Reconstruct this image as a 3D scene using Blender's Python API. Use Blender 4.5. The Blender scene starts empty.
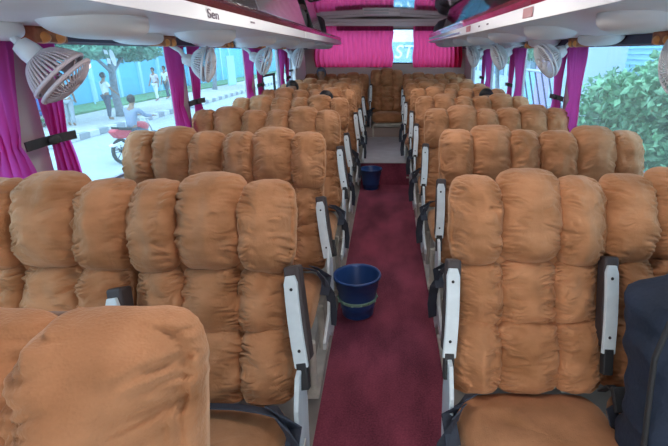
import bpy, bmesh, math, random
from mathutils import Vector, Matrix, noise
R = math.radians
random.seed(7)
scene = bpy.context.scene
col = scene.collection
ZC = 1.55                      # eye height above the aisle floor
H = lambda z: z + ZC           # heights below are measured from eye level

# ------------------------------------------------------------ materials
def mat(name, color, rough=0.6, metal=0.0, sheen=0.0, bump=0.0, bscale=200.0, var=0.0, vscale=6.0, coat=0.0, spec=0.5):
    m = bpy.data.materials.new(name); m.use_nodes = True
    nt = m.node_tree; b = nt.nodes['Principled BSDF']
    b.inputs['Base Color'].default_value = (*color, 1)
    b.inputs['Roughness'].default_value = rough
    b.inputs['Metallic'].default_value = metal
    b.inputs['Specular IOR Level'].default_value = spec
    if sheen:
        b.inputs['Sheen Weight'].default_value = sheen
        b.inputs['Sheen Roughness'].default_value = 0.45
        b.inputs['Sheen Tint'].default_value = (1.0, .72, .5, 1)
    if coat:
        b.inputs['Coat Weight'].default_value = coat
    tc = nt.nodes.new('ShaderNodeTexCoord')
    if var:
        n = nt.nodes.new('ShaderNodeTexNoise'); n.inputs['Scale'].default_value = vscale
        n.inputs['Detail'].default_value = 5
        nt.links.new(tc.outputs['Object'], n.inputs['Vector'])
        r = nt.nodes.new('ShaderNodeValToRGB')
        r.color_ramp.elements[0].position = .3; r.color_ramp.elements[1].position = .7
        r.color_ramp.elements[0].color = (*[c*(1-var) for c in color], 1)
        r.color_ramp.elements[1].color = (*[min(1, c*(1+var)) for c in color], 1)
        nt.links.new(n.outputs['Fac'], r.inputs['Fac'])
        nt.links.new(r.outputs['Color'], b.inputs['Base Color'])
    if bump:
        n2 = nt.nodes.new('ShaderNodeTexNoise'); n2.inputs['Scale'].default_value = bscale
        n2.inputs['Detail'].default_value = 2
        nt.links.new(tc.outputs['Object'], n2.inputs['Vector'])
        bp = nt.nodes.new('ShaderNodeBump'); bp.inputs['Strength'].default_value = bump
        bp.inputs['Distance'].default_value = .004
        nt.links.new(n2.outputs['Fac'], bp.inputs['Height'])
        nt.links.new(bp.outputs['Normal'], b.inputs['Normal'])
    return m

def curtain_mat(name, color, trans, w=.65):
    m = bpy.data.materials.new(name); m.use_nodes = True
    nt = m.node_tree; nt.nodes.clear()
    o = nt.nodes.new('ShaderNodeOutputMaterial')
    d = nt.nodes.new('ShaderNodeBsdfPrincipled'); d.inputs['Base Color'].default_value = (*color, 1); d.inputs['Roughness'].default_value = .55
    t = nt.nodes.new('ShaderNodeBsdfTranslucent'); t.inputs['Color'].default_value = (*trans, 1)
    x = nt.nodes.new('ShaderNodeMixShader'); x.inputs[0].default_value = w
    nt.links.new(d.outputs[0], x.inputs[1]); nt.links.new(t.outputs[0], x.inputs[2]); nt.links.new(x.outputs[0], o.inputs[0])
    return m

def glass_mat(name, tint, gloss=.06, dust=0.0):
    m = bpy.data.materials.new(name); m.use_nodes = True
    nt = m.node_tree; nt.nodes.clear()
    o = nt.nodes.new('ShaderNodeOutputMaterial')
    t = nt.nodes.new('ShaderNodeBsdfTransparent'); t.inputs['Color'].default_value = (*tint, 1)
    g = nt.nodes.new('ShaderNodeBsdfGlossy'); g.inputs['Roughness'].default_value = .03
    x = nt.nodes.new('ShaderNodeMixShader'); x.inputs[0].default_value = gloss
    nt.links.new(t.outputs[0], x.inputs[1]); nt.links.new(g.outputs[0], x.inputs[2]); nt.links.new(x.outputs[0], o.inputs[0])
    if dust:
        d = nt.nodes.new('ShaderNodeBsdfTranslucent'); d.inputs['Color'].default_value = (.8, .86, .88, 1)
        y = nt.nodes.new('ShaderNodeMixShader'); y.inputs[0].default_value = dust
        nt.links.new(x.outputs[0], y.inputs[1]); nt.links.new(d.outputs[0], y.inputs[2]); nt.links.new(y.outputs[0], o.inputs[0])
    return m

def emis(name, color, s):
    m = bpy.data.materials.new(name); m.use_nodes = True
    b = m.node_tree.nodes['Principled BSDF']
    b.inputs['Base Color'].default_value = (*color, 1)
    b.inputs['Emission Color'].default_value = (*color, 1)
    b.inputs['Emission Strength'].default_value = s
    return m

M = {}
def velvet(name, color):
    m = mat(name, color, .85, sheen=.35, var=.0)
    nt = m.node_tree; b = nt.nodes['Principled BSDF']
    tc = nt.nodes['Texture Coordinate']
    oi = nt.nodes.new('ShaderNodeObjectInfo')
    big = nt.nodes.new('ShaderNodeTexNoise'); big.inputs['Scale'].default_value = 7; big.inputs['Detail'].default_value = 6
    mp = nt.nodes.new('ShaderNodeMapping'); mp.inputs['Scale'].default_value = (1, 1, 2.2)
    ad = nt.nodes.new('ShaderNodeVectorMath'); ad.operation = 'ADD'
    sc = nt.nodes.new('ShaderNodeVectorMath'); sc.operation = 'SCALE'; sc.inputs['Scale'].default_value = 17.0
    cx = nt.nodes.new('ShaderNodeCombineXYZ')
    nt.links.new(oi.outputs['Random'], cx.inputs[0]); nt.links.new(cx.outputs[0], sc.inputs[0])
    nt.links.new(tc.outputs['Object'], mp.inputs['Vector']); nt.links.new(mp.outputs[0], ad.inputs[0]); nt.links.new(sc.outputs[0], ad.inputs[1])
    nt.links.new(ad.outputs[0], big.inputs['Vector'])
    r = nt.nodes.new('ShaderNodeValToRGB')
    r.color_ramp.elements[0].position = .32; r.color_ramp.elements[1].position = .68
    r.color_ramp.elements[0].color = (color[0]*.74, color[1]*.68, color[2]*.6, 1)
    r.color_ramp.elements[1].color = (color[0]*1.22, color[1]*1.26, color[2]*1.4, 1)
    nt.links.new(big.outputs['Fac'], r.inputs['Fac']); nt.links.new(r.outputs['Color'], b.inputs['Base Color'])
    # fine pile and dimples in the cloth
    v = nt.nodes.new('ShaderNodeTexVoronoi'); v.inputs['Scale'].default_value = 260
    nt.links.new(tc.outputs['Object'], v.inputs['Vector'])
    n2 = nt.nodes.new('ShaderNodeTexNoise'); n2.inputs['Scale'].default_value = 55; n2.inputs['Detail'].default_value = 4
    nt.links.new(tc.outputs['Object'], n2.inputs['Vector'])
    mx = nt.nodes.new('ShaderNodeMath'); mx.operation = 'MULTIPLY_ADD'; mx.inputs[1].default_value = .35
    nt.links.new(v.outputs['Distance'], mx.inputs[0])
    mp3 = nt.nodes.new('ShaderNodeMapping'); mp3.inputs['Scale'].default_value = (9, 9, 62)
    n3 = nt.nodes.new('ShaderNodeTexNoise'); n3.inputs['Scale'].default_value = 1.0; n3.inputs['Detail'].default_value = 3; n3.inputs['Distortion'].default_value = .6
    nt.links.new(tc.outputs['Object'], mp3.inputs[0]); nt.links.new(mp3.outputs[0], n3.inputs['Vector'])
    m3 = nt.nodes.new('ShaderNodeMath'); m3.operation = 'MULTIPLY_ADD'; m3.inputs[1].default_value = 1.3
    nt.links.new(n3.outputs['Fac'], m3.inputs[0]); nt.links.new(n2.outputs['Fac'], m3.inputs[2]); nt.links.new(m3.outputs[0], mx.inputs[2])
    bp = nt.nodes.new('ShaderNodeBump'); bp.inputs['Strength'].default_value = .55; bp.inputs['Distance'].default_value = .003
    nt.links.new(mx.outputs[0], bp.inputs['Height']); nt.links.new(bp.outputs[0], b.inputs['Normal'])
    return m
M['velvet'] = velvet('orange_brown_velvet', (.44, .195, .08))
M['white_metal'] = mat('white_painted_steel', (.66, .72, .74), .4, var=.08, vscale=20)
M['cream_metal'] = mat('cream_painted_steel', (.55, .52, .46), .5, var=.15, vscale=14)
M['black'] = mat('black_rubber', (.02, .02, .022), .6)
M['brown_plastic'] = mat('dark_brown_armrest_pad', (.05, .035, .035), .55)
M['strap'] = mat('navy_webbing', (.04, .048, .07), .65, bump=.3, bscale=300)
M['steel'] = mat('bare_steel', (.6, .6, .6), .3, 1)
M['shell'] = mat('seat_back_shell', (.22, .13, .09), .7)
M['white_plastic'] = mat('rack_white', (.8, .8, .8), .42, var=.05, vscale=3)
M['bowl'] = mat('housing_white', (.82, .82, .81), .4)
M['fascia'] = mat('fascia_grey', (.68, .67, .7), .4)
M['strip'] = mat('maroon_strip', (.12, .012, .03), .25, coat=.5)
M['stripr'] = mat('red_strip', (.33, .02, .05), .25, coat=.5)
M['panel'] = mat('glossy_grey_panel', (.22, .2, .22), .12, coat=.4)
M['darkpanel'] = mat('glossy_dark_panel', (.05, .055, .06), .15)
M['ceil'] = mat('glossy_ceiling', (.72, .66, .7), .05, metal=.8)
M['wall'] = mat('interior_wall', (.5, .45, .43), .6, var=.06, vscale=4)
M['darktrim'] = mat('dark_violet_trim', (.045, .04, .09), .5)
M['header'] = mat('rear_header_grey', (.8, .74, .8), .35)
M['frame'] = mat('window_frame_grey', (.3, .26, .36), .5)
M['curtain'] = curtain_mat('purple_curtain', (.36, .02, .18), (.9, .13, .52), .55)
M['rearcurtain'] = curtain_mat('pink_curtain', (.8, .025, .12), (1.0, .08, .24), .85)
M['pelmet'] = curtain_mat('dark_pink_pelmet', (.35, .02, .12), (.3, .02, .1), .25)
M['glass'] = glass_mat('cyan_tinted_glass', (.58, .74, .84), dust=.03)
M['clearglass'] = glass_mat('clear_glass', (.97, .98, .98), .04)
M['acrylic'] = glass_mat('clear_acrylic', (.75, .7, .76), .3)
M['fan'] = mat('fan_plastic', (.55, .47, .5), .45)
M['fanwhite'] = mat('fan_white', (.72, .72, .74), .4)
M['fandark'] = mat('fan_blades', (.4, .3, .32), .5)
M['wood'] = mat('orange_lamp_case', (.42, .15, .06), .45, var=.3, vscale=30)
M['bulb'] = mat('amber_lamp', (.85, .36, .1), .3)
M['bucket'] = mat('blue_bucket_plastic', (.02, .065, .22), .35, spec=.5)
M['band'] = mat('pale_green_band', (.25, .4, .3), .5)
M['blackbag'] = mat('black_bag', (.008, .008, .012), .7, bump=.3, bscale=60)
M['greybag'] = mat('grey_bag', (.16, .14, .16), .7)
M['navy'] = mat('navy_cloth', (.011, .02, .042), .8, bump=.5, bscale=90, var=.3, vscale=9)
M['skin'] = mat('brown_skin', (.3, .16, .1), .55)
M['hair'] = mat('black_hair', (.012, .01, .012), .6, bump=.5, bscale=80)
M['lettering'] = mat('dark_lettering', (.09, .05, .09), .5)
M['redsticker'] = mat('red_sticker', (.4, .12, .14), .5)
M['whitesign'] = mat('white_paint', (.85, .87, .88), .5)
M['plinth'] = mat('grey_beige_vinyl', (.3, .28, .25), .6, var=.15, vscale=9)
M['step'] = mat('white_step_vinyl', (.5, .5, .52), .5, var=.1, vscale=9)
M['bench'] = mat('beige_bench_panel', (.36, .28, .25), .6)
# aisle carpet
def carpet():
    m = mat('maroon_carpet', (.13, .016, .04), .9, bump=.8, bscale=140)
    nt = m.node_tree; b = nt.nodes['Principled BSDF']; tc = nt.nodes['Texture Coordinate']
    n = nt.nodes.new('ShaderNodeTexNoise'); n.inputs['Scale'].default_value = 3.2; n.inputs['Detail'].default_value = 4
    mp = nt.nodes.new('ShaderNodeMapping'); mp.inputs['Scale'].default_value = (1.3, .6, 1)
    n2 = nt.nodes.new('ShaderNodeTexNoise'); n2.inputs['Scale'].default_value = 120; n2.inputs['Detail'].default_value = 1
    nt.links.new(tc.outputs['Object'], mp.inputs[0]); nt.links.new(mp.outputs[0], n.inputs[0]); nt.links.new(tc.outputs['Object'], n2.inputs[0])
    a = nt.nodes.new('ShaderNodeMath'); a.operation = 'MULTIPLY_ADD'; a.inputs[1].default_value = .45
    nt.links.new(n2.outputs[0], a.inputs[0]); nt.links.new(n.outputs[0], a.inputs[2])
    r = nt.nodes.new('ShaderNodeValToRGB')
    r.color_ramp.elements[0].position = .55; r.color_ramp.elements[1].position = .95
    r.color_ramp.elements[0].color = (.11, .013, .034, 1); r.color_ramp.elements[1].color = (.31, .055, .10, 1)
    nt.links.new(a.outputs[0], r.inputs[0]); nt.links.new(r.outputs[0], b.inputs['Base Color'])
    return m
M['carpet'] = carpet()
# outside
M['asphalt'] = mat('pale_asphalt', (.42, .45, .48), .9, var=.08, vscale=2)
M['pave'] = mat('pale_pavement', (.48, .47, .47), .9, var=.1, vscale=3)
M['grass'] = mat('roadside_grass', (.11, .27, .13), .9, var=.4, vscale=5)
M['bluewall'] = mat('sky_blue_wall', (.13, .52, .76), .6, var=.06, vscale=1)
M['paleblue'] = mat('pale_blue_post', (.4, .72, .85), .6)
M['curb'] = mat('curb_white', (.6, .6, .6), .8)
M['curbdark'] = mat('curb_dark', (.3, .31, .34), .8)
M['bark'] = mat('tree_bark', (.22, .24, .27), .9, var=.3, vscale=6, bump=.4, bscale=20)
M['leafL'] = mat('street_tree_leaves', (.13, .3, .2), .7, var=.3, vscale=2)
M['leafR'] = mat('bright_leaves', (.22, .42, .22), .5, var=.4, vscale=4)
M['leafF'] = mat('grey_green_leaves', (.2, .34, .2), .7, var=.3, vscale=3)
M['bldg'] = mat('pale_blue_building', (.35, .6, .75), .7)
M['bldgw'] = mat('white_building', (.6, .66, .72), .7)
M['lilac'] = mat('lilac_reflection', (.6, .45, .75), .6)  # purple reflection on a window pillar, put into the colour
M['sticker'] = curtain_mat('white_sticker_film', (.85, .87, .9), (.95, .97, 1), .7)
M['teal'] = mat('teal_sign', (.07, .35, .48), .6)

# ------------------------------------------------------------ helpers
def tag(o, label=None, cat=None, group=None, kind=None):
    if label: o['label'] = label
    if cat: o['category'] = cat
    if group: o['group'] = group
    if kind: o['kind'] = kind
    return o
def empty(name, loc, rz=0, label=None, cat=None, group=None):
    o = bpy.data.objects.new(name, None); col.objects.link(o)
    o.location = loc; o.rotation_euler = (0, 0, rz); o.empty_display_size = .1
    return tag(o, label, cat, group)
def obj(name, bm, m, parent=None, smooth=False, bevel=0, mats=None):
    me = bpy.data.meshes.new(name)
    bmesh.ops.recalc_face_normals(bm, faces=bm.faces[:])
    bm.to_mesh(me); bm.free()
    for k in (mats or [m]): me.materials.append(k)
    if smooth:
        for p in me.polygons: p.use_smooth = True
    o = bpy.data.objects.new(name, me); col.objects.link(o)
    if parent: o.parent = parent
    if bevel:
        b = o.modifiers.new('bevel', 'BEVEL'); b.width = bevel; b.segments = 2; b.limit_method = 'ANGLE'
    return o
def struct(name, bm, m, parent=None, **k):
    o = obj(name, bm, m, parent, **k)
    if not parent: o['kind'] = 'structure'
    return o
def box(bm, x0, x1, y0, y1, z0, z1, mx=None, mi=0):
    v = [bm.verts.new(p) for p in ((x0,y0,z0),(x1,y0,z0),(x1,y1,z0),(x0,y1,z0),(x0,y0,z1),(x1,y0,z1),(x1,y1,z1),(x0,y1,z1))]
    fs = [bm.faces.new([v[i] for i in f]) for f in ((0,3,2,1),(4,5,6,7),(0,1,5,4),(1,2,6,5),(2,3,7,6),(3,0,4,7))]
    for f in fs: f.material_index = mi
    if mx: bmesh.ops.transform(bm, matrix=mx, verts=v)
    return v
def B(*a, **k):
    bm = bmesh.new(); box(bm, *a, **k); return bm
def tube(bm, pts, r, n=8, closed=False, cap=True, flat=1.0):
    pts = [Vector(p) for p in pts]; N = len(pts); rings = []
    rr = r if isinstance(r, (list, tuple)) else [r]*N
    prev = None
    for i, p in enumerate(pts):
        if closed: t = pts[(i+1) % N] - pts[i-1]
        else: t = pts[min(i+1, N-1)] - pts[max(i-1, 0)]
        if t.length < 1e-9: t = Vector((0,0,1))
        t.normalize()
        if prev is None:
            u = t.cross(Vector((0,0,1)))
            if u.length < .05: u = t.cross(Vector((1,0,0)))
        else: u = prev - t*prev.dot(t)
        u.normalize(); prev = u; w = t.cross(u)
        rings.append([bm.verts.new(p + (u*math.cos(a) + w*math.sin(a)*flat)*rr[i]) for a in (2*math.pi*k/n for k in range(n))])
    for i in range(N if closed else N-1):
        a, b = rings[i], rings[(i+1) % N]
        for k in range(n): bm.faces.new((a[k], a[(k+1) % n], b[(k+1) % n], b[k]))
    if cap and not closed:
        bm.faces.new(rings[0][::-1]); bm.faces.new(rings[-1])
def ribbon(bm, pts, w, t, side):
    """flat strap: a box section swept along pts; side(i) gives the width direction"""
    pts = [Vector(p) for p in pts]; N = len(pts); rings = []
    for i, p in enumerate(pts):
        tg = (pts[min(i+1, N-1)] - pts[max(i-1, 0)]).normalized()
        s = Vector(side[i] if isinstance(side, list) else side); s = (s - tg*s.dot(tg)).normalized(); n = tg.cross(s)
        rings.append([bm.verts.new(p + s*a*w/2 + n*b*t/2) for a, b in ((-1,-1),(1,-1),(1,1),(-1,1))])
    for i in range(N-1):
        for k in range(4): bm.faces.new((rings[i][k], rings[i][(k+1)%4], rings[i+1][(k+1)%4], rings[i+1][k]))
    bm.faces.new(rings[0][::-1]); bm.faces.new(rings[-1])
def lathe(bm, prof, n=32, c=(0,0,0), mx=None):
    rings = []
    for r, z in prof:
        rings.append([bm.verts.new((c[0]+r*math.cos(2*math.pi*k/n), c[1]+r*math.sin(2*math.pi*k/n), c[2]+z)) for k in range(n)] if r > 1e-6 else [bm.verts.new((c[0], c[1], c[2]+z))])
    for a, b in zip(rings, rings[1:]):
        for k in range(n):
            k2 = (k+1) % n
            if len(a) == 1 and len(b) == 1: continue
            if len(a) == 1: bm.faces.new((a[0], b[k2], b[k]))
            elif len(b) == 1: bm.faces.new((a[k], a[k2], b[0]))
            else: bm.faces.new((a[k], a[k2], b[k2], b[k]))
    if mx: bmesh.ops.transform(bm, matrix=mx, verts=[v for r in rings for v in r])
def ball(bm, c, r, seg=16, mx=None, mi=0):
    ret = bmesh.ops.create_uvsphere(bm, u_segments=seg, v_segments=max(6, seg*2//3), radius=1)
    s = Matrix.Diagonal((*(r if isinstance(r, (tuple, list)) else (r,)*3), 1))
    bmesh.ops.transform(bm, matrix=Matrix.Translation(c) @ (mx or Matrix()) @ s, verts=ret['verts'])
    for f in {f for v in ret['verts'] for f in v.link_faces}: f.material_index = mi
def prism(bm, poly, x0, x1):
    """polygon in the YZ plane pushed from x0 to x1"""
    a = [bm.verts.new((x0, y, z)) for y, z in poly]; b = [bm.verts.new((x1, y, z)) for y, z in poly]
    n = len(poly); bm.faces.new(a[::-1]); bm.faces.new(b)
    for i in range(n): bm.faces.new((a[i], a[(i+1)%n], b[(i+1)%n], b[i]))
def prismY(bm, poly, y0, y1):
    a = [bm.verts.new((x, y0, z)) for x, z in poly]; b = [bm.verts.new((x, y1, z)) for x, z in poly]
    n = len(poly); bm.faces.new(a[::-1]); bm.faces.new(b)
    for i in range(n): bm.faces.new((a[i], a[(i+1)%n], b[(i+1)%n], b[i]))
def copy_tree(o, parent=None):
    c = o.copy(); col.objects.link(c); c.parent = parent
    for ch in o.children: copy_tree(ch, c)
    return c
def text_mesh(name, s, size, depth, m, parent=None, shear=0):
    cu = bpy.data.curves.new(name, 'FONT'); cu.body = s; cu.size = size; cu.extrude = depth; cu.shear = shear
    cu.align_x = 'CENTER'; cu.align_y = 'CENTER'; cu.offset = size*.004
    t = bpy.data.objects.new(name, cu); col.objects.link(t)
    bpy.context.view_layer.update()
    me = bpy.data.meshes.new_from_object(t.evaluated_get(bpy.context.evaluated_depsgraph_get()))
    bpy.data.objects.remove(t); me.materials.clear(); me.materials.append(m)
    o = bpy.data.objects.new(name, me); col.objects.link(o)
    if parent: o.parent = parent
    return o
def skin(name, pts, edges, rad, m, parent=None, sub=2, extra=None, mats=None):
    """one continuous body surface grown round a skeleton"""
    me = bpy.data.meshes.new(name); me.from_pydata([tuple(p) for p in pts], edges, [])
    o = bpy.data.objects.new(name, me); col.objects.link(o)
    sk = o.modifiers.new('skin', 'SKIN'); sk.use_smooth_shade = True
    for i, r in enumerate(rad):
        sv = me.skin_vertices[0].data[i]; sv.radius = r if isinstance(r, (tuple, list)) else (r, r); sv.use_root = (i == 0)
    ss = o.modifiers.new('sub', 'SUBSURF'); ss.levels = sub; ss.render_levels = sub
    bpy.context.view_layer.update()
    m2 = bpy.data.meshes.new_from_object(o.evaluated_get(bpy.context.evaluated_depsgraph_get()))
    bpy.data.objects.remove(o)
    bm = bmesh.new(); bm.from_mesh(m2)
    for f in bm.faces: f.material_index = 0
    if extra: extra(bm)
    return obj(name, bm, m, parent, smooth=True, mats=mats)

ORD = ['nearest', 'second nearest', 'third nearest', 'fourth nearest', 'fifth nearest', 'sixth nearest', 'seventh nearest', 'eighth nearest']

# ------------------------------------------------------------ seats
# backrest plane: s runs up the back, n points out towards the sitter (-Y)
BO = Vector((0, -.20, .455)); BD = Vector((0, .36, .933)).normalized(); BN = Vector((0, -BD.z, BD.y))
def bp(x, s, n): return BO + Vector((x, 0, 0)) + BD*s + BN*n

RES = [42, 190]
def puff(bm, cx, cs, a, c, T, n0, seed, e=.52, wr=1.0, rings=None, seg=None, overtop=0.0, lean=0.0):
    """one stuffed channel of the seat cover: domed front, gathered into its seams"""
    rings = rings or RES[0]; seg = seg or RES[1]
    vs = []
    for i in range(rings+1):
        rho = math.sin(math.pi/2*i/rings)
        row = []
        for k in range(seg):
            ph = 2*math.pi*k/seg; cc, s_ = math.cos(ph), math.sin(ph)
            u = math.copysign(abs(cc)**e, cc)*rho; v = math.copysign(abs(s_)**e, s_)*rho
            th = T*max(0.0, 1-rho**2.7)**.5
            # gathers: sharp creases running in from the side seams, dying out in the middle
            au = abs(u)
            q = max(0.0, (au-.12)/.88)**1.0
            wv = v + .10*noise.noise(Vector((u*2.2+seed, v*2.0, seed)))
            c1 = 1-min(1.0, abs(noise.noise(Vector((u*.9+seed*7.1, wv*13+u*.6, seed*3.3))))*3.4)
            c2 = 1-min(1.0, abs(noise.noise(Vector((u*1.1+seed*2.7, wv*6.5+u*1.4*math.sin(seed*5), seed*5.9))))*3.2)
            c3 = 1-min(1.0, abs(noise.noise(Vector((u*.8+seed*4.4, wv*2.6+u*1.3*math.sin(seed*9), seed*8.8))))*3.0)
            r3 = noise.noise(Vector((u*2.0+seed, v*2.2, seed*1.9)))
            r5 = noise.noise(Vector((u*1.1+seed*6, v*24, seed*2.2)))
            w = (-.0105*c1*q -.013*c2*(q**.8) -.012*c3*(.15+.85*au)*min(1, .35+q) + .013*r3 + .006*r5*q*q)*wr - .03*min(1.3, abs(cx)/.2)*u*math.copysign(1, cx)*(abs(cx) > .05)
            # vertical puckers along the top and bottom hem
            qv = max(0, abs(v)-.55)/.45
            w += -.006*wr*qv*(1-min(1, abs(noise.noise(Vector((u*5.5+seed, v*.8, seed*6.1))))*4))*(1-q)
            w *= min(1, (1-rho)*5+.25)
            scal = 1+.035*noise.noise(Vector((u*2+seed, v*5, 4.2+seed)))*rho + .022*rho*noise.noise(Vector((seed*3, v*13, u)))
            x = cx + a*u*scal; s = cs + c*v*(1+.03*noise.noise(Vector((u*3+seed*2, v, 9.1)))*rho)
            n = n0 + th + w - overtop*max(0, v)**3 + lean*v
            row.append(bm.verts.new(bp(x, s, n)))
            if i == 0: break
        vs.append(row)
    for k in range(seg): bm.faces.new((vs[0][0], vs[1][k], vs[1][(k+1) % seg]))
    for i in range(1, rings):
        a_, b_ = vs[i], vs[i+1]
        for k in range(seg): bm.faces.new((a_[k], b_[k], b_[(k+1) % seg], a_[(k+1) % seg]))
    # back of the puff
    back = [bm.verts.new(v.co - BN*.0) for v in vs[-1]]
    mid = [bm.verts.new(bp(cx+(v.co.x-cx)*.93, cs+((v.co-BO).dot(BD)-cs)*.93, n0-T*.42)) for v in vs[-1]]
    for v in back: bm.verts.remove(v)
    for k in range(seg):
        bm.faces.new((vs[-1][k], mid[k], mid[(k+1) % seg], vs[-1][(k+1) % seg]))
    bm.faces.new(mid[::-1])

def rounded_slab(bm, a, c, T, cs, n0, e=.35, seed=0, wr=1.0, cx=0):
    """stuffed slab behind the puffs, with gathered sides"""
    prof = []
    K = 14; seg = 80; rows = []
    for i in range(K+1):
        t = -math.pi/2 + math.pi*i/K
        rr = abs(math.cos(t))**.35; nn = math.copysign(abs(math.sin(t))**.6, math.sin(t))
        row = []
        for k in range(seg):
            ph = 2*math.pi*k/seg; cc, s_ = math.cos(ph), math.sin(ph)
            u = math.copysign(abs(cc)**e, cc)*rr; v = math.copysign(abs(s_)**e, s_)*rr
            w = 1 + wr*.03*noise.noise(Vector((seed, v*9, nn*1.5+seed)))*abs(u)
            row.append(bm.verts.new(bp(cx+a*u*w, cs+c*v, n0+T*nn)))
        rows.append(row)
    for i in range(K):
        for k in range(seg): bm.faces.new((rows[i][k], rows[i+1][k], rows[i+1][(k+1)%seg], rows[i][(k+1)%seg]))
    bm.faces.new(rows[0]); bm.faces.new(rows[-1][::-1])

def cushion_bm(W, seed):
    bm = bmesh.new()
    nu, nv = 40, 48
    a, b, c = W/2, .245, .075
    K = 18; seg = 96; rows = []
    for i in range(K+1):
        t = -math.pi/2 + math.pi*i/K
        rr = abs(math.cos(t))**.42; zz = math.copysign(abs(math.sin(t))**.62, math.sin(t))
        row = []
        for k in range(seg):
            ph = 2*math.pi*k/seg; cc, s_ = math.cos(ph), math.sin(ph)
            e = .33
            u = math.copysign(abs(cc)**e, cc)*rr; v = math.copysign(abs(s_)**e, s_)*rr
            z = c*zz
            w = .006*noise.noise(Vector((u*2.2+seed, v*4.5, seed))) + .004*noise.noise(Vector((u*6+seed, v*3, seed*2)))*abs(u)
            if zz > 0: z += w*2*zz + .014*(1-u*u)*(1-v*v)
            row.append(bm.verts.new((a*u, -.435+b*v, .385+z+.018*(-v)*(zz > 0))))
        rows.append(row)
    for i in range(K):
        for k in range(seg): bm.faces.new((rows[i][k], rows[i][(k+1)%seg], rows[i+1][(k+1)%seg], rows[i+1][k]))
    # fill top and bottom with concentric rings so the cloth stays soft
    for row in (rows[0], rows[-1]):
        bm.faces.new(row)
    return bm

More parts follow.
